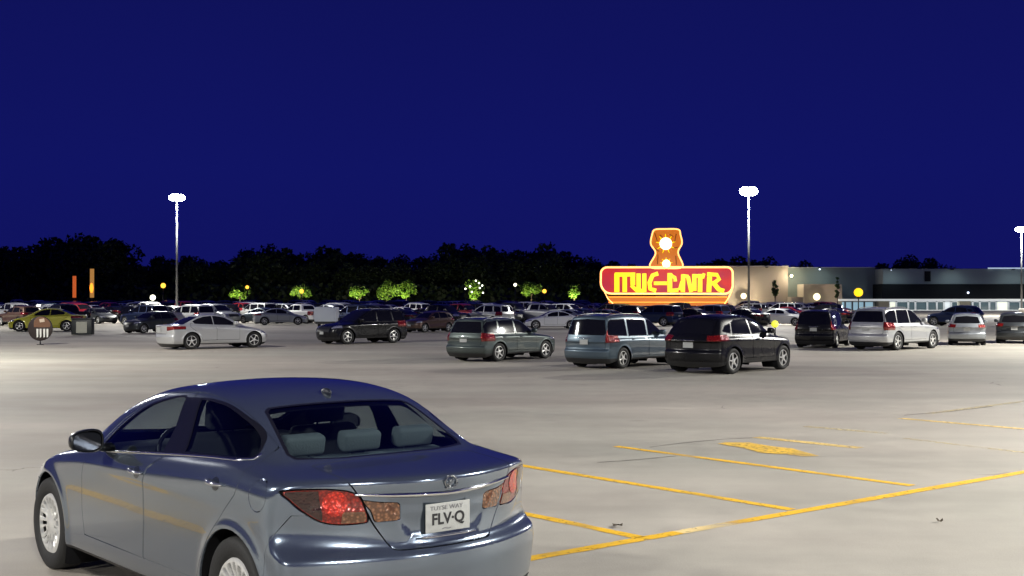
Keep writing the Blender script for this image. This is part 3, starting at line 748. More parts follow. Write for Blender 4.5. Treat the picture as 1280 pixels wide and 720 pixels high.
SPEC = {
 'sedan': dict(shape=SEDAN, win=[[(1.93, .955), (1.70, 1.11), (1.42, 1.235), (1.1, 1.285), (.98, 1.285), (1.0, .985)], [(.90, 1.285), (.92, .99), (.18, 1.03), (.12, 1.10), (.35, 1.20), (.6, 1.265)]],
   back=('top', [(.36, -.2), (.36, .46), (.30, .50), (-.28, .60), (-.33, .5), (-.36, -.2)], .9), front=('top', [(1.68, -.2), (1.60, .5), (2.15, .66), (2.34, .4), (2.38, -.2)], .9),
   door=[[(2.05, .36), (2.05, .9), (1.9, .955), (.95, 1.0), (1.06, .8), (1.06, .36)], [(1.06, .36), (1.06, .8), (.95, 1.0), (.0, 1.03), (-.06, .9), (.2, .7), (.42, .45), (.46, .36)]],
   tail=[(.50, .90), (.86, .93), (.86, .80), (.52, .74)], head=[(.45, .62), (.85, .72), (.85, .62), (.5, .54)], lid=[(-.1, .62), (.46, .62), (.56, .93), (.56, 1.02), (-.1, 1.02)], lidx=-.55, plate=.78, hz=.86, mir=(1.85, .99), grille=[(-.1, .42), (.42, .42), (.38, .60), (-.1, .60)]),
 'suv': dict(shape=SUV, win=[[(2.02, 1.12), (1.55, 1.44), (1.3, 1.55), (1.02, 1.575), (1.02, 1.10)], [(.93, 1.10), (.93, 1.58), (.12, 1.58), (.05, 1.10)], [(-.03, 1.10), (.03, 1.575), (-.52, 1.53), (-.66, 1.40), (-.72, 1.14)]],
   back=('rear', [(-.1, 1.12), (.68, 1.12), (.70, 1.18), (.58, 1.54), (.5, 1.56), (-.1, 1.57)], -.3), front=('front', [(-.1, 1.12), (.70, 1.10), (.58, 1.56), (-.1, 1.60)], 1.45),
   door=[[(2.15, .42), (2.15, .9), (1.95, 1.08), (.98, 1.08), (.98, .42)], [(.97, .42), (.97, 1.08), (.01, 1.08), (.05, .9), (.35, .75), (.48, .42)]],
   tail=[(.70, 1.14), (.98, 1.14), (.98, .82), (.74, .80)], head=[(.55, .76), (.95, .80), (.95, .92), (.6, .90)], lid=[(-.1, .66), (.70, .66), (.74, 1.1), (.66, 1.62), (-.1, 1.64)], lidx=-.45, plate=.84, hz=.96, mir=(1.95, 1.14), grille=[(-.1, .60), (.5, .60), (.5, .86), (-.1, .86)], rails=True),
 'van': dict(shape=VAN, win=[[(2.50, 1.10), (1.95, 1.42), (1.72, 1.52), (1.50, 1.54), (1.50, 1.06)], [(1.38, 1.06), (1.38, 1.56), (.36, 1.58), (.36, 1.06)], [(.24, 1.06), (.24, 1.58), (-.5, 1.56), (-.66, 1.42), (-.72, 1.10)]],
   back=('rear', [(-.1, 1.08), (.70, 1.08), (.74, 1.14), (.64, 1.56), (-.1, 1.60)], -.3), front=('front', [(-.1, 1.10), (.72, 1.10), (.60, 1.52), (-.1, 1.58)], 1.6),
   door=[[(2.45, .38), (2.45, .9), (2.3, 1.04), (1.44, 1.04), (1.44, .38)], [(1.43, .38), (1.43, 1.04), (.30, 1.04), (.30, .78), (.44, .6), (.5, .38)]],
   tail=[(.74, 1.24), (1.0, 1.24), (1.0, .86), (.76, .84)], head=[(.55, .72), (.95, .76), (.95, .88), (.6, .84)], lid=[(-.1, .62), (.74, .62), (.76, 1.1), (.70, 1.66), (-.1, 1.68)], lidx=-.45, plate=.86, hz=.94, mir=(2.25, 1.1), grille=[(-.1, .52), (.5, .52), (.45, .72), (-.1, .72)], rails=True),
 'crossover': dict(shape=XOVER, win=[[(1.92, 1.12), (1.55, 1.36), (1.3, 1.46), (1.0, 1.49), (1.0, 1.10)], [(.92, 1.10), (.92, 1.495), (.3, 1.47), (.12, 1.40), (.02, 1.12)], [(-.06, 1.13), (.05, 1.38), (-.22, 1.32), (-.4, 1.18)]],
   back=('rear', [(-.1, 1.12), (.62, 1.12), (.62, 1.18), (.52, 1.44), (-.1, 1.50)], -.0), front=('front', [(-.1, 1.12), (.68, 1.10), (.54, 1.44), (-.1, 1.52)], 1.3),
   door=[[(2.08, .42), (2.08, .9), (1.9, 1.08), (.96, 1.08), (.96, .42)], [(.95, .42), (.95, 1.08), (.0, 1.08), (.05, .9), (.33, .75), (.46, .42)]],
   tail=[(.52, 1.06), (.95, 1.10), (.95, .92), (.56, .90)], head=[(.5, .72), (.95, .80), (.95, .92), (.6, .86)], lid=[(-.1, .66), (.62, .66), (.66, 1.1), (.6, 1.55), (-.1, 1.60)], lidx=-.2, plate=.80, hz=.95, mir=(1.85, 1.13), grille=[(-.1, .56), (.45, .56), (.42, .80), (-.1, .80)]),
 'pickup': dict(shape=PICK, win=[[(2.85, 1.24), (2.45, 1.54), (2.2, 1.66), (1.95, 1.68), (1.95, 1.22)], [(1.85, 1.22), (1.85, 1.685), (1.05, 1.68), (.95, 1.55), (.92, 1.22)]],
   back=('rear', [(-.1, 1.30), (.66, 1.30), (.6, 1.62), (-.1, 1.64)], 1.2), front=('front', [(-.1, 1.24), (.72, 1.22), (.62, 1.64), (-.1, 1.68)], 2.2),
   door=[[(2.95, .48), (2.95, 1.0), (2.8, 1.19), (1.9, 1.19), (1.9, .48)], [(1.89, .48), (1.89, 1.19), (.80, 1.19), (.75, .48)]],
   tail=[(.82, 1.15), (1.0, 1.15), (1.0, .78), (.84, .78)], head=[(.62, .84), (1.0, .84), (1.0, 1.02), (.66, 1.02)], lid=[(-.1, .72), (.78, .72), (.78, 1.24), (-.1, 1.24)], lidx=-.8, plate=.62, hz=1.06, mir=(2.8, 1.3), grille=[(-.1, .66), (.55, .66), (.55, 1.0), (-.1, 1.0)]),
}

def make_vehicle(kind, name, loc, rz, sc, P, cell=.035, wheel=SILVERW, rim='spoke', simple=False, lit=False):
    q = SPEC[kind]; S = CarShape(q['shape']); d = q['shape']; root = empty(name, (*loc, 0), rz, sc)
    fk = {'top': lambda P_, v: f_top(P_, v), 'rear': lambda P_, v: f_rear(P_, v), 'front': lambda P_, v: f_front(P_, v)}
    gl = [('side_window', f_side(w, sg, .45), None, .0 if simple else .02) for w in q['win'] for sg in (1, -1)]
    k, pp, v = q['back']; gl.append(('rear_window', fk[k](pp, v), None, .0))
    k, pp, v = q['front']; gl.append(('windshield', fk[k](pp, v), None, .0))
    tl = f_rear(q['tail'], -.25); hd = f_front(q['head'], d['L'] + .3)
    pan = [('tail_light', f_one(tl, 1), RED, .008), ('tail_light', f_one(tl, -1), RED, .008), ('headlight', f_one(hd, 1), HEADL, .008), ('headlight', f_one(hd, -1), HEADL, .008),
           ('grille', f_front(q['grille'], d['L'] + .3), BLACK, .0)]
    if not simple:
        pan.append(('trunk_lid' if kind == 'sedan' else 'tailgate', f_rear(q['lid'], q['lidx']), P, .014))
        for dd in q['door']:
            for sg in (1, -1): pan.append(('door', f_side(dd, sg, .45), P, .014))
    out = build_vehicle(root, S, cell, P, dict(glass_list=gl, panels=pan, wstyle=rim, wn=5 if rim == 'spoke' else 9, ww=.23, wy=d['W'] - .03, sill=.07 if kind != 'sedan' else .04, wmat=wheel))
    # plates, bumper, mirrors, handles, rails
    x, _, z = S.back(0, q['plate']); MB().box(x - .016, x - .004, -.155, .155, z - .078, z + .078).build('license_plate', PLATE, root)
    x, _, z = S.front(0, .46 if kind == 'sedan' else .55); MB().box(x + .004, x + .016, -.155, .155, z - .07, z + .07).build('license_plate', PLATE, root)
    for sg in (1, -1):
        mx, mz = q['mir']; b = MB(); y0 = S.side(mx, mz, 1)[1]
        b.box(mx - .06, mx + .10, sg * (y0 + .06), sg * (y0 + .25), mz - .05, mz + .11, .04); b.tube([(mx + .03, sg * (y0 - .05), mz - .02), (mx + .03, sg * (y0 + .1), mz)], .03)
        b.build('side_mirror', P if kind != 'pickup' else BLACK, root)
        if not simple:
            for i, dd in enumerate(q['door']):
                hx = min(a for a, b_ in dd if b_ > .75) + .16; pts = []
                for kx in range(5):
                    p = S.side(hx + .18 * kx / 4, q['hz'], sg); pts.append((p[0], p[1] + sg * (.01 + .025 * math.sin(math.pi * kx / 4)), p[2]))
                MB().tube(pts, .014, 6).build('handle', P, out['door'][2 * i + (0 if sg > 0 else 1)])
            if q.get('rails'):
                a, b_ = -.55, (1.2 if kind == 'suv' else 1.5)
                pts = []
                for kx in range(9):
                    xx = a + (b_ - a) * kx / 8; p = S.top(xx, .60 * sg); pts.append((xx, .60 * sg, p[2] + (.045 if 0 < kx < 8 else .0)))
                MB().tube(pts, .016, 6).build('roof_rail', mat('rail_grey', (.18, .18, .18), .3, .6), root)
    if not simple:
        x, _, z = S.back(0, q['plate'] + .13); MB().tube([(x - .008, -.22, z), (x - .014, 0, z), (x - .008, .22, z)], .012, 6).build('tailgate_trim', CHROME, root)
    return root, out

def kids(o): return [c for c in bpy.data.objects if c.parent == o]
def tree_list(o):
    r = []
    for c in KIDS.get(o.name, []): r.append(c); r += tree_list(c)
    return r
KIDS = {}
def index_kids():
    KIDS.clear()
    for o in bpy.data.objects:
        if o.parent is not None: KIDS.setdefault(o.parent.name, []).append(o)
def copy_tree(o, parent=None, swap=None):
    c = o.copy(); COL.objects.link(c); c.parent = parent
    if swap and c.data is not None:
        for i, s in enumerate(o.material_slots):
            if s.material == swap[0]: c.material_slots[i].link = 'OBJECT'; c.material_slots[i].material = swap[1]
    for ch in KIDS.get(o.name, []): copy_tree(ch, c, swap)
    return c
def collapse(root, name):
    """one light mesh out of a vehicle and its parts, for copies too small to show parts"""
    V, Fq, MI, mats = [], [], [], []
    def world(o):
        m = o.matrix_basis.copy()
        while o.parent is not None and o != root:
            o = o.parent
            if o == root: break
            m = o.matrix_basis @ m
        return m
    me = bpy.data.meshes.new(name); bm = bmesh.new()
    for o in tree_list(root):
        if o.data is None: continue
        M = world(o); b2 = bmesh.new(); b2.from_mesh(o.data)
        bmesh.ops.transform(b2, matrix=M, verts=b2.verts)
        ids = []
        for s in o.material_slots:
            if s.material not in mats: mats.append(s.material)
            ids.append(mats.index(s.material))
        for f in b2.faces: f.material_index = ids[f.material_index] if ids else 0
        tmp = bpy.data.meshes.new('t'); b2.to_mesh(tmp); b2.free(); bm.from_mesh(tmp); bpy.data.meshes.remove(tmp)
    bm.to_mesh(me); bm.free()
    for m in mats: me.materials.append(m)
    return me
# ---------------------------------------------------------------- sky, ground, markings
def world():
    w = bpy.data.worlds.new('World'); bpy.context.scene.world = w; w.use_nodes = True; n = w.node_tree; bg = n.nodes['Background']
    tc = n.nodes.new('ShaderNodeTexCoord'); sp = n.nodes.new('ShaderNodeSeparateXYZ'); n.links.new(tc.outputs['Generated'], sp.inputs[0])
    r = n.nodes.new('ShaderNodeValToRGB'); e = r.color_ramp.elements
    e[0].position = 0.0; e[0].color = (*srgb(17, 19, 95), 1); e[1].position = 1.0; e[1].color = (*srgb(13, 14, 74), 1)
    k = e.new(.10); k.color = (*srgb(16, 20, 98), 1); k = e.new(.25); k.color = (*srgb(15, 18, 88), 1)
    n.links.new(sp.outputs[2], r.inputs[0])
    ns = n.nodes.new('ShaderNodeTexNoise'); ns.inputs['Scale'].default_value = 1.6; ns.inputs['Detail'].default_value = 2; n.links.new(tc.outputs['Generated'], ns.inputs['Vector'])
    mr = n.nodes.new('ShaderNodeMapRange'); mr.inputs[3].default_value = .88; mr.inputs[4].default_value = 1.12; n.links.new(ns.outputs['Fac'], mr.inputs[0])
    n.links.new(r.outputs[0], bg.inputs[0]); n.links.new(mr.outputs[0], bg.inputs[1])

def ground_mat():
    m = bpy.data.materials.new('worn_concrete'); m.use_nodes = True; n = m.node_tree; L = n.links; b = n.nodes['Principled BSDF']
    tc = n.nodes.new('ShaderNodeTexCoord')
    mp = n.nodes.new('ShaderNodeMapping'); mp.inputs['Rotation'].default_value = (0, 0, -math.pi / 2 + YAW * 0 + math.radians(50.5)); L.new(tc.outputs['Object'], mp.inputs[0])
    def noise(sc, det, vec=None, ro=.6):
        t = n.nodes.new('ShaderNodeTexNoise'); t.inputs['Scale'].default_value = sc; t.inputs['Detail'].default_value = det; t.inputs['Roughness'].default_value = ro; L.new(vec or tc.outputs['Object'], t.inputs['Vector']); return t.outputs['Fac']
    def rng(v, a, b_, c, d):
        r = n.nodes.new('ShaderNodeMapRange'); r.inputs[1].default_value = a; r.inputs[2].default_value = b_; r.inputs[3].default_value = c; r.inputs[4].default_value = d; L.new(v, r.inputs[0]); return r.outputs[0]
    def mul(a, c):
        x = n.nodes.new('ShaderNodeMath'); x.operation = 'MULTIPLY'; L.new(a, x.inputs[0]); L.new(c, x.inputs[1]); return x.outputs[0]
    st = n.nodes.new('ShaderNodeMapping'); st.inputs['Scale'].default_value = (.16, 1.0, 1); L.new(tc.outputs['Object'], st.inputs[0])
    a = rng(noise(.35, 5, st.outputs[0]), .35, .68, .80, 1.08)              # long drag marks along the aisles
    c = rng(noise(.13, 4), .38, .62, .88, 1.06)
    d = rng(noise(2.2, 8, None, .7), .3, .7, .90, 1.06)
    g = rng(noise(90, 4), .3, .7, .87, 1.10)
    f = mul(mul(a, c), mul(d, g))
    v = n.nodes.new('ShaderNodeTexVoronoi'); v.inputs['Scale'].default_value = .55; v.inputs['Randomness'].default_value = 1; L.new(tc.outputs['Object'], v.inputs['Vector'])
    spots = rng(v.outputs['Distance'], .03, .11, .86, 1.0); f = mul(f, spots)
    # wandering cracks
    wv = n.nodes.new('ShaderNodeTexNoise'); wv.inputs['Scale'].default_value = .5; wv.inputs['Detail'].default_value = 6; L.new(tc.outputs['Object'], wv.inputs['Vector'])
    va = n.nodes.new('ShaderNodeVectorMath'); va.operation = 'MULTIPLY_ADD'; L.new(wv.outputs['Color'], va.inputs[0]); va.inputs[1].default_value = (2.2, 2.2, 0); L.new(tc.outputs['Object'], va.inputs[2])
    v2 = n.nodes.new('ShaderNodeTexVoronoi'); v2.feature = 'DISTANCE_TO_EDGE'; v2.inputs['Scale'].default_value = .16; L.new(va.outputs[0], v2.inputs['Vector'])
    cr = rng(v2.outputs['Distance'], .0, .0035, .45, 1.0); mk = rng(noise(.25, 2), .60, .64, 0, 1)
    mx = n.nodes.new('ShaderNodeMix'); mx.inputs[2].default_value = 1.0; L.new(mk, mx.inputs[0]); L.new(cr, mx.inputs[3]); f = mul(f, mx.outputs[0])
    col = n.nodes.new('ShaderNodeVectorMath'); col.operation = 'SCALE'; col.inputs[0].default_value = (.385, .353, .303); L.new(f, col.inputs['Scale'])
    tint = n.nodes.new('ShaderNodeMix'); tint.data_type = 'RGBA'; L.new(rng(noise(.09, 3), .35, .65, 0, 1), tint.inputs[0]); tint.inputs[6].default_value = (1.0, .97, .98, 1); tint.inputs[7].default_value = (.93, .98, .98, 1)
    vm = n.nodes.new('ShaderNodeVectorMath'); vm.operation = 'MULTIPLY'; L.new(col.outputs[0], vm.inputs[0]); L.new(tint.outputs[2], vm.inputs[1])
    L.new(vm.outputs[0], b.inputs['Base Color']); L.new(rng(noise(1.1, 5), .3, .7, .62, .85), b.inputs['Roughness'])
    bu = n.nodes.new('ShaderNodeBump'); bu.inputs['Strength'].default_value = .25; bu.inputs['Distance'].default_value = .01; L.new(noise(45, 6), bu.inputs['Height']); L.new(bu.outputs[0], b.inputs['Normal'])
    return m
def line_mat(name, wear, col=(.74, .43, .015)):
    m = bpy.data.materials.new(name); m.use_nodes = True; n = m.node_tree; L = n.links; b = n.nodes['Principled BSDF']
    tc = n.nodes.new('ShaderNodeTexCoord'); fs = []
    for sc, lo, hi, det in ((14., .56, .70, 7), (1.3, .50, .75, 4)):
        t = n.nodes.new('ShaderNodeTexNoise'); t.inputs['Scale'].default_value = sc; t.inputs['Detail'].default_value = det; L.new(tc.outputs['Object'], t.inputs['Vector'])
        r = n.nodes.new('ShaderNodeMapRange'); r.inputs[1].default_value = lo - wear * .3; r.inputs[2].default_value = hi - wear * .2; r.inputs[3].default_value = 0; r.inputs[4].default_value = .75 + .25 * wear; L.new(t.outputs['Fac'], r.inputs[0]); fs.append(r.outputs[0])
    mm = n.nodes.new('ShaderNodeMath'); mm.operation = 'MAXIMUM'; L.new(fs[0], mm.inputs[0]); L.new(fs[1], mm.inputs[1])
    b.inputs['Base Color'].default_value = (*col, 1); b.inputs['Roughness'].default_value = .6
    t = n.nodes.new('ShaderNodeBsdfTransparent'); x = n.nodes.new('ShaderNodeMixShader'); o = n.nodes['Material Output']
    L.new(mm.outputs[0], x.inputs[0]); L.new(b.outputs[0], x.inputs[1]); L.new(t.outputs[0], x.inputs[2]); L.new(x.outputs[0], o.inputs[0])
    return m

def strip(name, a, b, w, m, z=.004, seg=24, wob=.006):
    a = Vector((*a, 0)); b = Vector((*b, 0)); t = (b - a).normalized(); q = Vector((-t.y, t.x, 0)); vs = []; fs = []
    for i in range(seg + 1):
        p = a.lerp(b, i / seg); k = w / 2 + rnd.uniform(-wob, wob)
        vs += [p + q * k + Vector((0, 0, z)), p - q * (w / 2 + rnd.uniform(-wob, wob)) + Vector((0, 0, z))]
    for i in range(seg): fs.append((2 * i, 2 * i + 1, 2 * i + 3, 2 * i + 2))
    return tag(MB().add(vs, fs).build(name, m), kind='structure')

def build_ground():
    n = 14; X = 420
    mb = MB().add([(-X, -80, 0), (X, -80, 0), (X, 700, 0), (-X, 700, 0)], [(0, 1, 2, 3)])
    tag(mb.build('parking_lot', ground_mat()), kind='structure')
    y1 = line_mat('yellow_line_paint', .0); y2 = line_mat('faded_line_paint', .2, (.70, .50, .16)); y3 = line_mat('very_faded_line_paint', .55, (.58, .48, .26)); pal = line_mat('pale_line_paint', .0, (.76, .58, .26))
    g = ground; A = g(668, 697); B = g(1280, 590)
    dx, dy = B[0] - A[0], B[1] - A[1]; l = math.hypot(dx, dy); u = (dx / l, dy / l)
    p = lambda t: (A[0] + u[0] * t, A[1] + u[1] * t)
    strip('aisle_line', p(-.9), p(1.6), .135, y1); strip('aisle_line', p(1.6), p(2.25), .135, pal); strip('aisle_line', p(2.25), p(12), .135, y1)
    ends = [((665, 643), (800, 672)), ((640, 580), (990, 637)), ((770, 558), (1140, 607))]
    for a, b in ends: strip('stall_line', g(*a) if a[0] != 665 else (g(800, 672)[0] - 3.9 * math.sin(YAW), g(800, 672)[1] + 3.9 * math.cos(YAW)), g(*b), .125, y1)
    # the stalls go on towards the camera, under and beside the blue sedan
    s0 = g(800, 672)
    hx, hy = (-.222 * 2.367 * 2.7 * CAMH / 1.85, 2.367 * 2.7 * CAMH / 1.85)      # left rear wheel of the sedan
    hq = (hx - 1.36 * math.cos(YAW), hy - 1.36 * math.sin(YAW))
    sn, cs = math.sin(YAW), math.cos(YAW)
    q1 = (hq[0] - sn * 3.1, hq[1] + cs * 3.1); strip('stall_line', (hq[0] - sn * 6.6, hq[1] + cs * 6.6), q1, .125, y1)
    strip('aisle_line', (q1[0] - cs * .02, q1[1] - sn * .02), (q1[0] - cs * 1.0, q1[1] - sn * 1.0), .125, y1, .0075)
    strip('stall_line', g(945, 546.5), g(1075, 560), .20, y2); strip('stall_line', g(1005, 533), g(1110, 542), .18, y3)
    strip('stall_line', g(1125, 523), g(1300, 538), .18, y2); strip('stall_line', g(1130, 548), g(1290, 567), .12, y3)
    strip('aisle_line', g(1160, 517), g(1300, 499), .14, y3)
    pts = [g(*q) for q in [(897, 555), (906, 553.2), (936, 553.4), (962, 558), (990, 561), (1024, 570.5), (1003, 570.8), (982, 568.2), (952, 566.6), (930, 560.5)]]
    tag(MB().add([(x, y, .008) for x, y in pts], [tuple(range(len(pts)))]).build('painted_patch', line_mat('patch_paint', .2, (.72, .45, .05))), kind='structure')
    tar = mat('crack_filler', (.10, .09, .08), .6)
    def crack(P, w):
        c = [g(*q) for q in curve(P, 6)]; vs = []; fs = []
        for i, (x, y) in enumerate(c):
            k = w * rnd.uniform(.35, 1.1); vs += [(x, y - k, .003), (x, y + k, .003)]
        for i in range(len(c) - 1): fs.append((2 * i, 2 * i + 1, 2 * i + 3, 2 * i + 2))
        tag(MB().add(vs, fs).build('pavement_crack', tar), kind='structure')
    crack([(812, 559), (850, 554), (905, 549), (945, 547)], .022); crack([(746, 578), (790, 575), (845, 570)], .025); crack([(1130, 519), (1190, 514), (1240, 508)], .03)
    leaf = mat('dead_leaf', (.05, .035, .02), .8)
    for (px, py, s, lab) in ((772, 659, .055, 'small dark dead leaf lying beside a yellow stall line'), (1174, 653, .03, 'tiny brown leaf on bare pavement right of the yellow lines')):
        x, y = g(px, py); vs = [(x + s * math.cos(a) * rnd.uniform(.6, 1.3), y + s * 1.1 * math.sin(a) * rnd.uniform(.6, 1.3), .012 + rnd.uniform(0, .03)) for a in np.linspace(0, 2 * math.pi, 9)[:-1]]
        vs.append((x, y, .02)); f = [(i, (i + 1) % 8, 8) for i in range(8)]
        tag(MB().add(vs, f).build('dead_leaf', leaf), lab, 'leaf')

# ---------------------------------------------------------------- lamp posts
POSTM = mat('galvanised_post', (.13, .135, .14), .5, .3)
LAMPE = mat('lamp_glow', (.9, .9, .9), .4, emit=(.86, .93, 1.0), es=60)
def lamp_post(x, y, h, label, energy, group='tall parking lot lamp posts', heads=4, col=(1.0, .97, .885), size=.88):
    r = empty('lamp_post', (x, y, 0), rnd.uniform(0, .6)); tag(r, label, 'lamp post', group)
    MB().tube([(0, 0, .75), (0, 0, h * .5), (0, 0, h)], [.095, .075, .05], 12).build('post', POSTM, r)
    MB().lathe([(0, 0), (.30, 0), (.30, .70), (.26, .76), (0, .76)], n=20).build('post_base', mat('post_concrete', (.4, .39, .36), .85, bump=.3), r)
    for k in range(heads):
        a = 2 * math.pi * k / heads; c, s = math.cos(a), math.sin(a)
        hb = MB().box(.02, .62 * size, -.22 * size, .22 * size, .06, .17, .03); hb.tube([(0, 0, .0), (.3, 0, .06)], .035); hd = hb.build('lamp_head', mat('lamp_housing', (.25, .25, .26), .4, .5), r)
        hd.location = (0, 0, h - .08); hd.rotation_euler = (0, 0, a)
        lm = MB().ball((.34 * size, 0, -.04), .37 * size, 14, (1.05, 1.0, .80)).build('lamp_lens', LAMPE, hd)
    l = bpy.data.lights.new('lamp_light', 'SPOT'); l.energy = energy; l.spot_size = math.radians(166); l.spot_blend = .22; l.shadow_soft_size = .35; l.color = col
    o = bpy.data.objects.new('lamp_light', l); link(o, r); o.location = (0, 0, h - .62)
    return r

# ---------------------------------------------------------------- foliage
def leafmat(name, a, b):
    m = mat(name, a, .55, spec=.3); n = m.node_tree; bs = n.nodes['Principled BSDF']
    g = n.nodes.new('ShaderNodeNewGeometry'); r = n.nodes.new('ShaderNodeValToRGB'); r.color_ramp.elements[0].color = (*a, 1); r.color_ramp.elements[1].color = (*b, 1)
    n.links.new(g.outputs['Random Per Island'], r.inputs[0]); n.links.new(r.outputs[0], bs.inputs['Base Color'])
    return m
def crown(name, m, parent, cx, cz, rx, rz, N, ls, seed, clumps=14, ry=None):
    R = random.Random(seed); mb = MB(); cl = []
    for _ in range(clumps):
        while True:
            p = [R.uniform(-1, 1) for _ in range(3)]
            if sum(q * q for q in p) < 1: break
        cl.append((p[0] * rx * .72, p[1] * (ry or rx) * .72, p[2] * rz * .74, R.uniform(.26, .5)))
    for i in range(N):
        c = R.choice(cl); k = c[3] * min(rx, rz)
        d = Vector((R.gauss(0, 1), R.gauss(0, 1), R.gauss(0, 1))).normalized() * k * R.uniform(.45, 1.05) ** .6
        p = Vector((cx + c[0] + d.x * 1.15, c[1] + d.y, cz + c[2] + d.z)); s = ls * R.uniform(.6, 1.3)
        u = Vector((R.gauss(0, 1), R.gauss(0, 1), R.gauss(0, 1))).normalized(); w = u.cross(Vector((R.gauss(0, 1), R.gauss(0, 1), R.gauss(0, 1)))).normalized()
        mb.add([p - u * s, p + w * s * .55, p + u * s, p - w * s * .55], [(0, 1, 2, 3)])
    return mb.build(name, m, parent)
BARK = mat('bark', (.07, .05, .035), .9)
def trunk(parent, h, r, cx=0, seed=0, limbs=5, spread=1.5, top=None):
    R = random.Random(seed); mb = MB(); mb.tube([(0, 0, 0), (R.uniform(-.05, .05) * h * .3, 0, h * .5), (cx, 0, h)], [r, r * .75, r * .5], 8)
    for k in range(limbs):
        a = R.uniform(0, 6.28); z = h * R.uniform(.6, 1); e = Vector((math.cos(a) * spread, math.sin(a) * spread, (top or h * .6) * R.uniform(.5, .9)))
        mb.tube([Vector((cx * z / h, 0, z)), Vector((cx, 0, z)) + e * .5 + Vector((0, 0, .1)), Vector((cx, 0, z)) + e], [r * .45, r * .3, r * .1], 6)
    return mb.build('trunk', BARK, parent)
CMAT = {}
def cpaint(c):
    tab = {'silver': ((.48, .49, .49), .55, .35), 'white': ((.70, .71, .71), .0, .4), 'black': ((.004, .004, .005), .0, .25), 'dark grey': ((.045, .05, .055), .6, .35), 'grey-green': ((.045, .06, .056), .55, .38), 'blue-grey': ((.06, .09, .115), .5, .36),
           'red': ((.28, .015, .015), .3, .35), 'dark blue': ((.015, .025, .07), .5, .3), 'beige': ((.35, .31, .24), .5, .4), 'brown': ((.07, .035, .02), .4, .4), 'yellow': ((.46, .44, .02), .1, .4), 'light grey': ((.25, .27, .29), .5, .35)}
    if c not in CMAT: q = tab[c]; CMAT[c] = paint(c.replace(' ', '_').replace('-', '_') + '_paint', q[0], q[1], q[2], coat=.3 if c in ('black', 'dark grey', 'dark blue') else .9)
    return CMAT[c]
H1 = math.pi / 2 - YAW            # heading along the aisle line (50.5 deg), cars face right and away
def place(kind, name, cat, px, by, sc, color, label, rz=H1, zs=1.0, **k):
    X, Y = ground(px, by); d = SPEC[kind]['shape']; L = d['L'] * sc / 2
    r, o = make_vehicle(kind, name, (X - L * math.cos(rz), Y - L * math.sin(rz)), rz, sc, cpaint(color), **k)
    r.scale = (sc, sc, sc * zs); tag(r, label, cat); return r

def mid_cars():
    place('sedan', 'parked_car', 'car', 268, 435, .95, 'silver', 'silver sedan alone on the left of the open lot, tail lights to the left', H1 - .20)
    place('suv', 'sport_utility_car', 'car', 451, 429, .86, 'black', 'black boxy four-wheel-drive car facing left with its headlights showing', H1 + math.pi - .15)
    place('suv', 'sport_utility_car', 'car', 630, 449, .87, 'grey-green', 'grey-green wagon with silver wheels, standing alone left of the minivan', H1 + .03, .90)
    place('van', 'minivan', 'minivan', 784, 457, .86, 'blue-grey', 'blue-grey minivan partly hidden behind the black crossover', H1)
    place('crossover', 'sport_utility_car', 'car', 914, 463, .97, 'black', 'black crossover with bright silver wheels, nearest vehicle beyond the blue-grey sedan', H1 - .03, .96)
    place('van', 'minivan', 'minivan', 1030, 433, .84, 'black', 'black van with tinted rear window, left neighbour of the white four-wheel-drive', H1 + .25)
    place('suv', 'sport_utility_car', 'car', 1120, 436, .93, 'silver', 'large silver-white four-wheel-drive car with dark tinted rear, parked right of the black crossover', H1 - .13)
    place('crossover', 'parked_car', 'car', 1208, 430, .80, 'light grey', 'light grey hatch with low tail, second from the right edge of the near row', H1 + .35)
    place('crossover', 'parked_car', 'car', 1268, 428, .80, 'dark grey', 'dark grey car cut by the right edge of the photo', H1 + .3)
    place('crossover', 'parked_car', 'car', 188, 416, .72, 'dark grey', 'dark grey car with a white number plate behind the silver sedan', H1 + math.pi + .1)
    place('sedan', 'parked_car', 'car', 58, 414, .95, 'yellow', 'yellow-green car with a dark roof at the left edge', math.pi + .12)
    place('crossover', 'parked_car', 'car', 536, 415, .72, 'brown', 'dark brown car just right of the black boxy four-wheel-drive', H1 + math.pi)
    place('sedan', 'parked_car', 'car', 690, 411, .80, 'white', 'white car parked side-on behind the gap between wagon and minivan', math.pi + .1)
    place('sedan', 'parked_car', 'car', 352, 406, .84, 'light grey', 'light grey car behind the silver sedan and left of the black four-wheel-drive', .15)

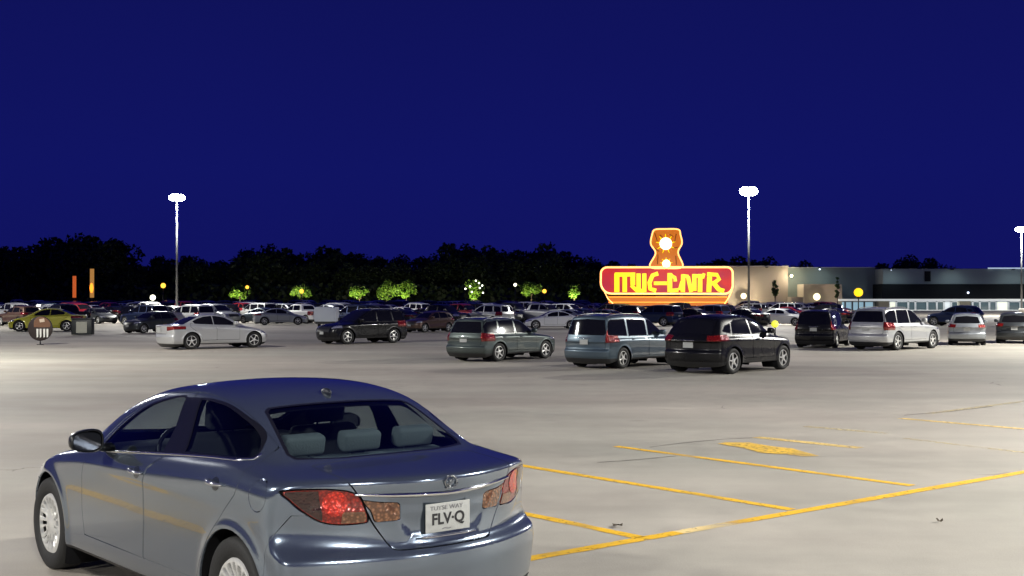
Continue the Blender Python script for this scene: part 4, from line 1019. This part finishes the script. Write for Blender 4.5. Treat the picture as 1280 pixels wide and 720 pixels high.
PROT = {}
def far_cars():
    bpy.context.view_layer.update()
    for kind in ('sedan', 'suv', 'van', 'crossover', 'pickup'):
        r, _ = make_vehicle(kind, 'parked_car', (0, 0), 0, 1, cpaint('silver'), cell=.055, rim='spoke', simple=True)
        PROT[kind] = r
    index_kids()
    flat = {k: collapse(r, k + '_body') for k, r in PROT.items()}
    cols = ['silver', 'white', 'black', 'dark grey', 'light grey', 'blue-grey', 'red', 'dark blue', 'black', 'brown', 'silver', 'black', 'dark grey', 'black', 'white', 'silver', 'black', 'light grey']
    kn = {'sedan': 'sedan', 'suv': 'four-wheel-drive', 'van': 'minivan', 'crossover': 'hatchback', 'pickup': 'pickup'}
    R = random.Random(21); used = set()
    rows = [(84, 'first'), (91, 'second'), (103, 'third'), (110, 'fourth'), (124, 'fifth'), (131, 'sixth'), (147, 'seventh'), (154, 'eighth'), (172, 'ninth')]
    taken = [(o.location.x, o.location.y) for o in bpy.data.objects if o.get('category') in ('car', 'minivan', 'trailer', 'sign')]
    for ri, (Y, word) in enumerate(rows):
        x = at(-30, Y)
        while x < at(1310, Y):
            x += 2.95 + (R.random() < .07) * 2.4
            px = x / Y * FOC + 640
            if Y > 150 and px > 835: break
            if px > 1045 and not (ri < 1 and (1190 < px < 1225)): continue
            kind = R.choice(['sedan', 'sedan', 'sedan', 'suv', 'suv', 'crossover', 'crossover', 'van', 'pickup']); col = R.choice(cols)
            y = Y + R.uniform(-.5, .5); rz = (H1 + math.pi / 2 if R.random() < .6 else H1 - math.pi / 2) + R.uniform(-.04, .04)
            if any(math.hypot(x - a, y - b) < 4.6 for a, b in taken): continue
            sc = .82 * R.uniform(.96, 1.04); d = SPEC[kind]['shape']; L = d['L'] * sc / 2
            P = (cpaint('silver'), cpaint(col))
            if ri < 3:
                c = copy_tree(PROT[kind], None, P)
            else:
                c = bpy.data.objects.new('parked_car', flat[kind]); COL.objects.link(c)
                for i, s in enumerate(c.material_slots):
                    if s.material == P[0]: s.link = 'OBJECT'; s.material = P[1]
            c.name = 'parked_car'; c.location = (x - L * math.cos(rz), y - L * math.sin(rz), 0); c.rotation_euler = (0, 0, rz); c.scale = (sc,) * 3
            third = 'far left' if px < 230 else 'left' if px < 480 else 'middle' if px < 760 else 'right' if px < 1020 else 'far right'
            tag(c, f'{col} {kn[kind]} in the {word} crowded row of distant parked cars, {third} part', 'car', f'distant cars in the {word} crowded row')
    for r in PROT.values():
        for o in tree_list(r): bpy.data.objects.remove(o)
        bpy.data.objects.remove(r)

# ---------------------------------------------------------------- neon sign
def neon_sign():
    Y = 112.0; W = lambda px: at(px, Y); Z = lambda py: zat(py, Y)
    cx = W(832); r = empty('neon_sign', (cx, Y, 0)); tag(r, 'glowing red and yellow neon sign with a rounded panel and an hourglass-shaped top', 'sign')
    def zm(x, y): return (W(745 + x / 6.543) - cx, Z(280 + y / 6.543))                # enlarged-photo units to metres
    def rrect():
        P = []
        for cx_, cy_, rx_, ry_, a0 in ((1065, 400, 48, 46, 270), (1050, 500, 63, 70, 0), (125, 480, 88, 90, 90), (90, 405, 52, 50, 180)):
            for q in range(7): a = math.radians(a0 + 15 * q); P.append((cx_ + rx_ * math.cos(a), cy_ + ry_ * math.sin(a)))
        return P
    redm = mat('sign_red_glow', (.05, .002, .004), .5, emit=(.80, .012, .035), es=1.0); tube = mat('neon_tube_warm', (1, .6, .3), .4, emit=(1.0, .44, .12), es=2.3)
    yel = mat('sign_yellow_glow', (.1, .08, .0), .4, emit=(1.0, .80, .0), es=1.35); org = mat('sign_orange_glow', (.1, .03, .0), .5, emit=(.80, .20, .01), es=.75)
    wht = mat('sign_bulb_glow', (1, .9, .6), .4, emit=(1.0, .85, .45), es=5); brn = mat('sign_brown', (.05, .02, .01), .5, emit=(.22, .04, .004), es=.8)
    n = r.node_tree if False else None
    m = redm.node_tree; b = m.nodes['Principled BSDF']; tc = m.nodes.new('ShaderNodeTexCoord'); t = m.nodes.new('ShaderNodeTexNoise'); t.inputs['Scale'].default_value = .55; m.links.new(tc.outputs['Object'], t.inputs['Vector'])
    cr = m.nodes.new('ShaderNodeValToRGB'); cr.color_ramp.elements[0].position = .35; cr.color_ramp.elements[0].color = (.42, .002, .035, 1); cr.color_ramp.elements[1].position = .62; cr.color_ramp.elements[1].color = (.66, .008, .006, 1)
    m.links.new(t.outputs['Fac'], cr.inputs[0]); m.links.new(cr.outputs[0], b.inputs['Emission Color'])
    panel = [zm(*p) for p in rrect()]
    MB().prism(panel, -.25, .25).build('sign_panel', redm, r)
    MB().tube([(x, -.30, z) for x, z in panel], .085, 8, True).build('neon_tube', tube, r)
    hg = [zm(*p) for p in curve([(478, 48), (560, 42), (670, 46), (688, 90), (700, 160), (668, 235), (705, 350), (570, 362), (438, 350), (485, 240), (446, 165), (456, 90)], 5, True)]
    MB().prism(hg, -.2, .2).build('sign_top', org, r)
    MB().tube([(x, -.26, z) for x, z in hg], .065, 8, True).build('neon_tube', tube, r)
    for (a, bq, rr) in ((568, 162, 50), (572, 325, 32)):
        x, z = zm(a, bq); MB().ball((x, -.30, z), rr / 6.543 * Y / FOC, 14, (1, .5, 1)).build('sign_bulb', wht, r)
        st = MB()
        for k in range(9):
            an = 2 * math.pi * k / 9 + .2; q0 = rr * 1.05; q1 = rr * 1.6
            st.tube([(x + q0 / 6.543 * Y / FOC * math.cos(an), -.24, z + q0 / 6.543 * Y / FOC * math.sin(an)), (x + q1 / 6.543 * Y / FOC * math.cos(an), -.24, z + q1 / 6.543 * Y / FOC * math.sin(an))], [.05, .02], 6)
        st.build('bulb_rays', yel, r)
    dk = MB()  # thin brown bars across the hourglass top
    for a, bq, c, d_ in [(478, 75, 500, 140), (655, 80, 640, 150), (470, 195, 515, 225), (625, 200, 668, 190), (505, 250, 500, 330), (650, 260, 655, 335), (520, 90, 545, 110), (600, 85, 630, 105)]:
        p = zm(a, bq); q = zm(c, d_); dk.tube([(p[0], -.21, p[1]), (q[0], -.21, q[1])], .05, 6)
    dk.build('sign_brown_bars', brn, r)
    # letters  m U C - D A Y ' R , each a fat stroke
    def letter(strokes, name='letter'):
        mb = MB()
        for i, s in enumerate(strokes):
            P = [zm(x, y) for x, y in s[1:]]; w = s[0] * 1.13 / 6.543 * Y / FOC / 2
            L_ = []; R_ = []
            for j, p in enumerate(P):
                a = P[max(j - 1, 0)]; b2 = P[min(j + 1, len(P) - 1)]; tx, tz = b2[0] - a[0], b2[1] - a[1]; l = math.hypot(tx, tz) or 1
                nx, nz = -tz / l * w, tx / l * w; L_.append((p[0] + nx, p[1] + nz)); R_.append((p[0] - nx, p[1] - nz))
            d0 = -.36 - .004 * i
            for j in range(len(P) - 1): mb.prism([L_[j], L_[j + 1], R_[j + 1], R_[j]], -.25, d0 - .001 * j)
        mb.build(name, yel, r)
    letter([(36, (168, 405), (168, 556)), (32, (232, 405), (232, 556)), (34, (298, 405), (298, 500)), (30, (152, 414), (318, 414))])
    letter([(30, (345, 405), (345, 548)), (30, (392, 405), (392, 556)), (26, (285, 500), (330, 545), (390, 545))])
    letter([(30, (505, 405), (460, 420), (434, 480), (440, 530), (488, 546))])
    letter([(26, (470, 485), (578, 485))], 'hyphen')
    letter([(34, (600, 402), (600, 556)), (24, (600, 414), (642, 440), (645, 470)), (26, (600, 545), (670, 540))])
    letter([(30, (710, 412), (706, 556)), (28, (748, 430), (775, 556)), (24, (700, 470), (680, 540)), (24, (710, 424), (752, 430))])
    letter([(30, (800, 410), (800, 548)), (32, (848, 410), (846, 556)), (24, (790, 425), (860, 425))])
    letter([(20, (880, 405), (868, 445))], 'apostrophe')
    letter([(34, (925, 430), (918, 556)), (28, (905, 410), (985, 416), (1003, 450), (960, 484), (925, 484)), (32, (955, 480), (1000, 535), (1042, 550))])
    # orange light band and frame under the panel
    bd = [zm(*p) for p in [(85, 590), (1090, 590), (1060, 668), (120, 668)]]
    MB().prism(bd, -.15, .15).build('light_band', org, r)
    tb = MB()
    for yy in (598, 640): tb.tube([(zm(100, yy)[0], -.24, zm(100, yy)[1]), (zm(1070, yy)[0], -.24, zm(1070, yy)[1])], .045, 6)
    tb.build('neon_tube', mat('neon_orange', (1, .4, .1), .4, emit=(1.0, .30, .03), es=1.6), r)
    MB().tube([(zm(60, 540)[0], -.3, zm(60, 540)[1]), (zm(95, 610)[0], -.3, zm(95, 610)[1]), (zm(150, 665)[0], -.3, zm(150, 665)[1])], .05, 6).build('neon_tube', tube, r)
    MB().tube([(zm(1108, 545)[0], -.3, zm(1108, 545)[1]), (zm(1075, 610)[0], -.3, zm(1075, 610)[1]), (zm(1040, 665)[0], -.3, zm(1040, 665)[1])], .05, 6).build('neon_tube', tube, r)
    zb = zm(0, 668)[1]
    for a in (200, 955): x = zm(a, 0)[0]; MB().box(x - .25, x + .25, -.14, .14, 0, zb + .02).build('sign_leg', mat('sign_steel', (.15, .06, .03), .5, .4), r)

# ---------------------------------------------------------------- store building
def store():
    Y = 178.0; X = lambda px: at(px, Y); Z = lambda py: zat(py, Y); ox = X(855)
    r = empty('store_building', (ox, Y, 0)); tag(r, 'long low store building with a dark canopy and lit shop front at the right', 'building')
    def block(mb, p0, p1, y0, y1, top, bot=None): return mb.box(X(p0) - ox, X(p1) - ox, y0, y1, (0 if bot is None else Z(bot)), Z(top))
    tan = mat('tan_stucco', (.34, .31, .27), .85, bump=.4, bscale=3); teal = mat('grey_green_stucco', (.19, .25, .25), .85, bump=.4, bscale=3); dk = mat('dark_fascia', (.004, .007, .010), .7, spec=.2)
    block(MB(), 850, 985, 0, 30, 333).build('wall', tan, r)
    block(MB(), 985, 1096, .8, 30, 334.5).build('wall', teal, r)
    block(MB(), 1096, 1560, 3.5, 30, 336).build('wall', teal, r)
    block(MB(), 998, 1045, -3.2, .8, 355.5).build('entry_block', mat('entry_stucco', (.42, .39, .33), .85), r)
    block(MB(), 984, 998, -2.6, .8, 371).build('low_wall', mat('entry_stucco', (.3, .3, .3)), r)
    cap = mat('parapet_metal', (.55, .57, .58), .4, .5)
    block(MB(), 849, 985.5, -.1, .3, 332.3, 333.2).build('parapet_cap', cap, r); block(MB(), 985.5, 1096, .7, 1.1, 333.8, 334.6).build('parapet_cap', cap, r)
    cn = MB(); block(cn, 1096, 1560, -3.0, 3.45, 336.5, 355.2); cn.build('upper_fascia', mat('canopy_panel', (.24, .30, .31), .7), r)
    block(MB(), 1093, 1560, -3.6, 3.3, 355.4, 373.4).build('canopy_band', dk, r)
    block(MB(), 1225, 1560, -3.25, -2.9, 335.2, 336.4).build('roof_light_strip', mat('strip_glow_cool', (.7, .8, .9), .5, emit=(.5, .62, .8), es=.8), r)
    block(MB(), 1040, 1560, -3.62, -3.3, 373.6, 376.2).build('soffit_light_strip', mat('strip_glow', (.8, .8, .75), .5, emit=(.62, .66, .66), es=.55), r)
    MB().box(X(1147) - ox, X(1154) - ox, -3.2, -3.0, Z(352), Z(339.5), .0).build('roof_vent', dk, r)
    # shop front: bays of glass between columns
    gl = mat('shop_glass', (.03, .045, .05), .08, 0, .5); lit = mat('shop_window_lit', (.4, .5, .55), .3, emit=(.30, .48, .58), es=.75); lit2 = mat('shop_window_dim', (.3, .3, .3), .3, emit=(.22, .26, .27), es=.5)
    R = random.Random(4); px = 1037
    while px < 1540:
        w = R.choice([9, 12, 15]); k = 'lit' if px < 1086 else R.choice(['dim', 'dark', 'dark', 'lit2'])
        f = block(MB(), px, px + w - 1.2, 1.2 if px > 1096 else .5, 1.5 if px > 1096 else .75, 377, 402).build('shop_window', {'lit': lit, 'dim': lit2, 'dark': gl, 'lit2': mat('shop_window_warm', (.4, .4, .3), .3, emit=(.5, .5, .42), es=.5)}[k], r)
        fr = MB(); 
        for q in (px, px + w - 1.2): fr.box(X(q) - ox - .05, X(q) - ox + .05, (1.1 if px > 1096 else .4), 1.25, 0, Z(376.8))
        fr.box(X(px) - ox - .05, X(px + w - 1.2) - ox + .05, (1.1 if px > 1096 else .4), 1.25, Z(377.6), Z(376.8)); fr.build('frame', mat('window_frame_grey', (.3, .3, .3), .4, .5), f)
        px += w
    for p in (1090, 1190, 1300, 1410): MB().box(X(p) - ox, X(p + 13) - ox, -3.2, -2.0, 0, Z(376.4)).build('column', mat('column_stone', (.36, .33, .25), .8, bump=.3, bscale=4), r)
    gv = mat('soft_white_globe', (.9, .85, .6), .4, emit=(1.0, .86, .50), es=2.6)
    for (p, q, rr, nm, dy, m, e) in ((928, 370, 3.6, 'wall_lamp', -.9, gv, 260), (1012, 371, 4.3, 'wall_lamp', -4.2, gv, 200), (988, 345, 1.8, 'wall_lamp', -.7, gv, 60), (1025.5, 336.5, 1.0, 'roof_lamp', .4, mat('cool_bulb', (.9, .9, 1), .4, emit=(.7, .8, 1), es=3), 0), (1105, 337.5, 1.0, 'roof_lamp', -3.4, mat('cool_bulb', (1, 1, 1)), 0), (1198, 366, 1.3, 'fascia_lamp', -3.8, mat('cool_bulb', (1, 1, 1)), 0)):
        x = X(p) - ox; z = Z(q); mb = MB().ball((x, dy, z), rr * Y / FOC, 14, (1, .8, 1))
        o = mb.build(nm, m, r)
        wb = 0 if dy < -3.3 and p != 1012 else dy
        if e:
            l = bpy.data.lights.new('wall_lamp_light', 'POINT'); l.energy = e * 8; l.color = (1, .80, .52); l.shadow_soft_size = .3; q_ = bpy.data.objects.new('wall_lamp_light', l); link(q_, o); q_.location = (x, dy - .25, z)
        MB().tube([(x, dy, z - .05), (x, dy + (.95 if e else .4), z)], .05, 6).build('bracket', cap, o)
    for p in (905, 958, 1025.5, 1105, 1180, 1255, 1330):  # boxes and spots added to brighten the facade; spots hang in front
        x = X(p) - ox; dy = {True: -.35, False: .45}[p < 985] if p < 1096 else -3.4; z = Z(334.8 if p < 1096 else 338)
        o = MB().box(x - .18, x + .18, dy - .15, dy + .25, z, z + .16, .02).build('facade_fill_box', BLACK, r)
        l = bpy.data.lights.new('facade_fill_light', 'SPOT'); l.energy = 130 if p < 1000 else 110; l.spot_size = 2.6; l.spot_blend = .8; l.color = (1, .88, .72) if p < 1000 else (.85, 1, .98); l.shadow_soft_size = .2; q_ = bpy.data.objects.new('facade_fill_light', l); link(q_, o); q_.location = (x, dy - 2.6, z - .6); q_.rotation_euler = (math.radians(38), 0, 0)
    # cone of the tall light in front of the entry block
    l = bpy.data.lights.new('soffit_light', 'AREA'); l.shape = 'RECTANGLE'; l.size = 50; l.size_y = 3; l.energy = 3000; l.color = (.85, .93, 1); o = bpy.data.objects.new('soffit_light', l); link(o, r); o.location = (X(1330) - ox, -.6, Z(375)); o.rotation_euler = (0, 0, 0)
    t = empty('street_lamp', (at(1073, 150), 150, 0)); tag(t, 'glowing orange-yellow globe lamp on a dark post before the shop front', 'street lamp')
    zz = zat(365.5, 150); MB().tube([(0, 0, 0), (0, 0, zz - .5)], .07, 8).build('post', BLACK, t); gb = MB().ball((0, 0, zz), .55, 16, (1, .8, .95)).build('lamp_globe', mat('orange_globe', (.9, .6, .05), .4, emit=(1.0, .58, .01), es=1.6), t)
    MB().lathe([(.25, zz - .6), (.12, zz - .45), (.1, zz - .75)], n=12).build('globe_holder', BLACK, t)

# ---------------------------------------------------------------- trees
def woods():
    top = [(-40, 302), (0, 305), (30, 309), (44, 309), (55, 301), (75, 295), (92, 292), (103, 286), (114, 296), (140, 294), (152, 297), (156, 330), (185, 329), (192, 318), (219, 316), (250, 322), (280, 324), (310, 312), (340, 302), (366, 320), (400, 312), (422, 302), (437, 318), (486, 318), (557, 318), (576, 298), (599, 309), (629, 307), (655, 316), (692, 304), (722, 320), (760, 324), (800, 330), (870, 330), (900, 321), (955, 321), (975, 331), (1000, 326), (1030, 332), (1110, 331), (1125, 318), (1160, 320), (1185, 333), (1280, 336), (1330, 330)]
    T = Tab(top, 4, 1.0); lm = leafmat('dark_tree_leaves', (.012, .022, .010), (.028, .045, .018))
    protos = []
    for k in range(4):
        r = empty('tree', (0, 0, 0)); trunk(r, 3.2, .3, 0, k, 5, 2.0, 4); crown('crown', lm, r, 0, 6.0, [3.6, 4.2, 3.2, 3.9][k], [3.9, 4.0, 4.6, 3.8][k], 2600, .36, 50 + k, 22); protos.append(r)
    index_kids(); R = random.Random(5); first = [True] * 4
    words = ['rounded', 'broad', 'tall narrow', 'bushy']
    n = 0
    for layer, (Y0, step, drop) in enumerate(((215, 24, 8), (232, 26, 0))):
        px = -45 + 9 * layer
        while px < 1320:
            Y = Y0 + R.uniform(-5, 5); k = R.randrange(4)
            ty = float(T(px)) + drop * R.uniform(.4, 1.4) + R.uniform(0, 5)
            if layer == 1: ty = min(float(T(px - 8)), float(T(px)), float(T(px + 8))) * .4 + .6 * float(T(px))
            h = CAMH + (HOR - ty) / FOC * Y
            if px > 840 and h < CAMH + (HOR - 331) / FOC * Y: px += step; continue
            if first[k]: c = protos[k]; first[k] = False
            else: c = copy_tree(protos[k])
            c.location = (at(px, Y), Y, 0); sc = h / 10.0; c.scale = (sc * R.uniform(.95, 1.2), sc, sc); c.rotation_euler = (0, 0, R.uniform(0, 6.28))
            near = 'behind the store roof' if px > 840 else 'behind the neon sign' if px > 740 else 'above the crowded rows right of centre' if px > 560 else 'above the rows left of centre' if px > 260 else 'by the left lamp post' if px > 165 else 'in the high clump at far left'
            tag(c, f'{words[k]} dark tree in the night tree line {near}', 'tree', 'dark trees along the horizon')
            px += step * R.uniform(.8, 1.15); n += 1
    bank = MB(); xs = np.linspace(-260, 420, 60); vs = []; fs = []  # added bank, a dark backdrop closing sky gaps beneath the crowns
    for i, x in enumerate(xs): hh = 4.6 + .8 * math.sin(x * .05) + .5 * math.sin(x * .17 + 1); vs += [(x, 238, 0), (x, 252, hh * .9), (x, 285, hh), (x, 330, 0)]
    for i in range(59):
        for q in range(3): fs.append((4 * i + q, 4 * i + 4 + q, 4 * i + 5 + q, 4 * i + 1 + q))
    tag(bank.add(vs, fs, True).build('backdrop_bank', mat('dark_backdrop', (.02, .032, .014), .95, bump=.5, bscale=1)), kind='structure')
    # thick undergrowth below the crowns, one mass
    mb = MB(); R = random.Random(9)
    for i in range(9000):
        Y = R.uniform(205, 212); px = R.uniform(-60, 1340); p = Vector((at(px, Y), Y, R.uniform(0, 4.2) ** .95)); s = R.uniform(.3, .6)
        if px > 850: continue
        u = Vector((R.gauss(0, 1), R.gauss(0, 1), R.gauss(0, 1))).normalized(); w = u.cross(Vector((R.gauss(0, 1), R.gauss(0, 1), R.gauss(0, 1)))).normalized()
        mb.add([p - u * s, p + w * s * .7, p + u * s, p - w * s * .7], [(0, 1, 2, 3)])
    tag(mb.build('undergrowth', lm), 'dark undergrowth filling the foot of the distant tree line', 'undergrowth', kind='stuff')
    # small lit trees
    gm = leafmat('lit_tree_leaves', (.035, .10, .012), (.12, .21, .02)); gd = leafmat('deep_green_leaves', (.03, .08, .02), (.06, .13, .03))
    spec = [(300, 365, 15, 8, 'low wide tree lit yellow-green, leftmost lit tree', 1.0), (377, 364, 14, 8, 'small lit tree with an orange lamp in its crown', 1.), (449, 364.5, 12, 7.5, 'small lit tree just left of the paired green trees', 1.), (484, 363, 15, 11, 'darker green tree, left one of the touching pair', .5), (508, 360, 12, 12, 'lit green tree, right one of the touching pair', .9),
            (592, 363, 12, 13, 'lit tree hung with small white lights', 1.0), (664, 362, 15, 10, 'lit tree with an orange lamp at its right side', .8), (718, 364, 8, 8, 'small bright tree nearest the neon sign', 1.1)]
    for i, (px, py, w, h, lab, e) in enumerate(spec):
        Y = 181.; k = Y / FOC; r = empty('small_tree', (at(px, Y), Y, 0)); tag(r, lab, 'tree', 'small lit trees beyond the parked cars')
        zc = zat(py, Y); trunk(r, zc - h * k * .5, .09, 0, i, 4, w * k * .5, h * k); crown('crown', gm, r, 0, zc, w * k * 1.25, h * k * 1.25, 1500, .15, 80 + i, 14)
        f = empty('flood_light', (at(px - 3, Y), Y - w * k - .9, 0)); tag(f, 'ground floodlight at the foot of the ' + ' '.join(lab.split(',')[0].split()[:9]), 'floodlight')
        MB().box(-.15, .15, -.1, .1, .05, .25, .02).build('housing', BLACK, f); MB().tube([(0, 0, 0), (0, 0, .1)], .03, 6).build('stand', BLACK, f)
        for dx in (-.3, .3):
            l = bpy.data.lights.new('flood', 'SPOT'); l.energy = 700 * e; l.spot_size = 2.2; l.spot_blend = .6; l.color = (1, .93, .55); l.shadow_soft_size = .15; o = bpy.data.objects.new('flood', l); link(o, f); o.location = (dx * w * k, 0, 1.2)
            o.rotation_euler = Vector((-dx * w * k * .0, w * k + .9, zc - 1.2)).to_track_quat('-Z', 'Y').to_euler()
    for px, h, w, lab in ((969, 345, 4.5, 'dark green slim tree against the tan store wall'), (1047, 343, 3.0, 'narrow upright cypress against the grey store wall')):
        Y = 172.; k = Y / FOC; r = empty('slim_tree', (at(px, Y), Y, 0)); tag(r, lab, 'tree'); zt = zat(h, Y); trunk(r, zt * .5, .08, 0, 3, 3, .3, 1); crown('crown', gd, r, 0, zt * .56, w * k, zt * .46, 900, .16, int(px), 14)
    # string lights on the third tree
    g = empty('string_lights', (at(595, 180), 179.0, 0)); tag(g, 'string of small white bulbs hung in the lit tree', 'lights'); wl = mat('white_bulb', (1, 1, 1), .4, emit=(1, .98, .85), es=3.0)
    pts = []
    for px, py in ((588, 358), (595, 351), (599, 354), (603, 357), (600, 360), (604, 366), (590, 365), (582, 361)):
        p = (at(px, 180) - at(595, 180), 0, zat(py, 180)); pts.append(p); MB().ball(p, .13, 8).build('bulb', wl, g)
    MB().tube(pts, .012, 4).build('wire', BLACK, g)

def small_lights():
    og = mat('orange_bulb', (1, .6, .1), .4, emit=(1.0, .50, .05), es=2.2); wg = mat('white_lamp_globe', (1, 1, .9), .4, emit=(1, .95, .7), es=3.5)
    for px, py, rr, m, lab in ((204, 357, 3.2, og, 'orange bulb lamp left of the tall left lamp post'), (191, 372, 3.6, wg, 'low glowing yellow-white lamp left of the tall left lamp post'), (309, 359, 2.2, og, 'orange lamp over the leftmost lit tree'), (377, 364, 2.6, og, 'orange lamp inside the second lit tree'), (644, 356, 2.0, wg, 'small white lamp between two lit trees'), (680.5, 364, 2.6, og, 'orange lamp at the right of the broad lit tree'), (968.5, 405, 4.6, mat('yellow_green_globe', (.8, .8, .1), .4, emit=(.78, .80, .04), es=1.0), 'yellow-green globe lamp behind the black crossover')):
        Y = 158. if py < 400 else 60.; r = empty('globe_lamp', (at(px, Y), Y, 0)); tag(r, lab, 'lamp'); z = zat(py, Y)
        MB().tube([(0, 0, 0), (0, 0, z)], .05, 8).build('post', BLACK, r); MB().ball((0, 0, z), rr * Y / FOC, 12).build('lamp_globe', m, r); MB().lathe([(.12, 0), (.12, .08), (.06, .12)], n=10).build('post_base', BLACK, r)
    for px, t, b, w, lab, es in ((93, 345, 372, 1.9, 'shorter dull orange light column at left', .55), (115, 336, 372, 2.2, 'taller bright orange light column at left', 1.0)):
        Y = 160.; r = empty('light_column', (at(px, Y), Y, 0)); tag(r, lab, 'light column'); k = Y / FOC
        m = mat('column_glow_%s' % ('dim' if es < .9 else 'bright'), (.5, .15, .03), .5, emit=(.55, .10, .02) if es < .9 else (.42, .20, .05), es=.9)
        MB().box(-w * k, w * k, -.15, .15, zat(b, Y), zat(t, Y), .03).build('lit_panel', m, r); MB().tube([(0, 0, 0), (0, 0, zat(b, Y))], .12, 8).build('post', BLACK, r)
        if es > .9: MB().ball((0, -.2, zat(360, Y)), 2.6 * k, 12, (.9, .4, 2.4)).build('lamp_globe', mat('amber_glow', (1, .5, .1), .5, emit=(1, .30, .02), es=2.2), r); 

def odd_things():
    # round board with a dome-shaped emblem, in front of the yellow car
    X, Y = ground(50.5, 431); r = empty('round_board', (X, Y, 0), .0); tag(r, 'round dark board with a brown dome and white bars, before the yellow-green car', 'sign')
    k = Y / FOC; zc = zat(410.5, Y); R_ = 15.5 * k
    MB().lathe([(0, -.04), (R_ * .97, -.04), (R_, -.02), (R_, .02), (R_ * .97, .04), (0, .04)], (0, 0, zc), 'y', 32).build('disc', mat('board_dark', (.03, .022, .02), .5), r)
    P = lambda px, py: ((px - 50.5) * k, zat(py, Y))
    dome = [P(*q) for q in curve([(43, 409), (43.5, 402), (48, 396.5), (54, 396), (60, 399), (64, 405), (63, 409)], 4)]
    MB().prism(dome, -.07, -.041).build('dome_emblem', mat('board_brown', (.12, .05, .02), .5), r)
    MB().prism([P(*q) for q in [(50, 399), (56, 398), (57, 402), (51, 403)]], -.085, -.071).build('pale_mark', mat('board_pale', (.5, .4, .3), .5), r)
    for a in (47.5, 51.5, 56, 60): MB().prism([P(a - 1.2, 411), P(a + 1.2, 411), P(a + .9, 421), P(a - .8, 422)], -.06, -.041).build('white_bar', mat('board_white', (.65, .65, .6), .5), r)
    MB().tube([(0, 0, 0), (0, 0, zc - R_)], .03, 8).build('stem', BLACK, r); MB().box(-.12, .12, -.09, .09, 0, .03, .01).build('foot', BLACK, r)
    X, Y = ground(104, 419); r = empty('litter_bin', (X, Y, 0), .1); tag(r, 'dark box-shaped litter bin with a pale panel, right of the yellow-green car', 'bin'); k = Y / FOC
    MB().box(-13 * k, 12 * k, -.25, .35, .03, 20 * k, .03).build('bin_body', mat('bin_green', (.012, .016, .015), .5), r)
    MB().box(-7 * k, 6 * k, -.265, -.252, 3 * k, 17 * k).build('panel', mat('bin_panel', (.42, .42, .34), .6, bump=1, bscale=12), r); MB().box(-13.4 * k, 12.4 * k, -.27, .37, 20 * k, 21.5 * k, .02).build('lid', BLACK, r)
    X, Y = ground(407, 414); r = empty('box_trailer', (X, Y, 0), .05); tag(r, 'small white box trailer behind the black boxy four-wheel-drive', 'trailer'); k = Y / FOC
    MB().box(-14 * k, 13 * k, -.02, 1.9, 12 * k, 30 * k, .03).build('box', mat('trailer_white', (.72, .78, .80), .45), r); MB().box(-13 * k, 12 * k, .1, 1.8, 9 * k, 12 * k - .004).build('chassis', BLACK, r)
    for sg in (-1, 1): MB().lathe([(0, -.07), (.2, -.07), (.28, -.05), (.28, .05), (.2, .07), (0, .07)], (sg * .45, .9, .28), 'x', 20).build('wheel', RUBBER, r)

def main():
    bpy.context.scene.render.engine = 'CYCLES'
    world(); setup_cam(); setup_view(); build_ground()
    build_hero(); mid_cars(); odd_things(); neon_sign(); store(); woods(); small_lights(); far_cars()
    E = 16000
    lamp_post(at(221, 100), 100, zat(245, 100), 'tall lamp post with white lamps left of the tree line gap', E * 1.0)
    lamp_post(at(936, 92), 92, zat(237, 92), 'tall lamp post with white lamps just right of the neon sign', E * 1.0, size=1.05)
    lamp_post(at(1277, 125), 125, zat(285, 125), 'lamp post at the right edge, cut off by the frame', E * 1.0)
    for x, y, k in [(-21, 36, 1.05), (27, 46, 1.7), (-17, 6, .6), (15, 12, 1.1), (6, -14, 1.3), (-14, -18, .9), (-42, 78, 1.0), (-75, 120, 1.0), (84, 140, 2.5), (0, 158, .0), (30, -12, .8)]:
        if k: lamp_post(x, y, 10.5, {-21: 'lamp post beyond the left edge of the view, level with the middle cars', 27: 'lamp post beyond the right edge of the view', -17: 'lamp post to the left of the blue-grey sedan, out of view', 15: 'lamp post to the right of the painted stalls, out of view', 6: 'lamp post behind the camera', -14: 'lamp post behind the camera on the left', -42: 'lamp post left of the far rows, out of view', -75: 'lamp post far out on the left', 84: 'lamp post far out on the right', 30: 'lamp post behind the camera on the right'}[x], E * k)
    sc = bpy.context.scene; cy = sc.cycles; cy.use_denoising = True; cy.sample_clamp_indirect = 6; cy.sample_clamp_direct = 60; cy.max_bounces = 6; cy.transparent_max_bounces = 12; cy.caustics_reflective = False; cy.caustics_refractive = False
main()
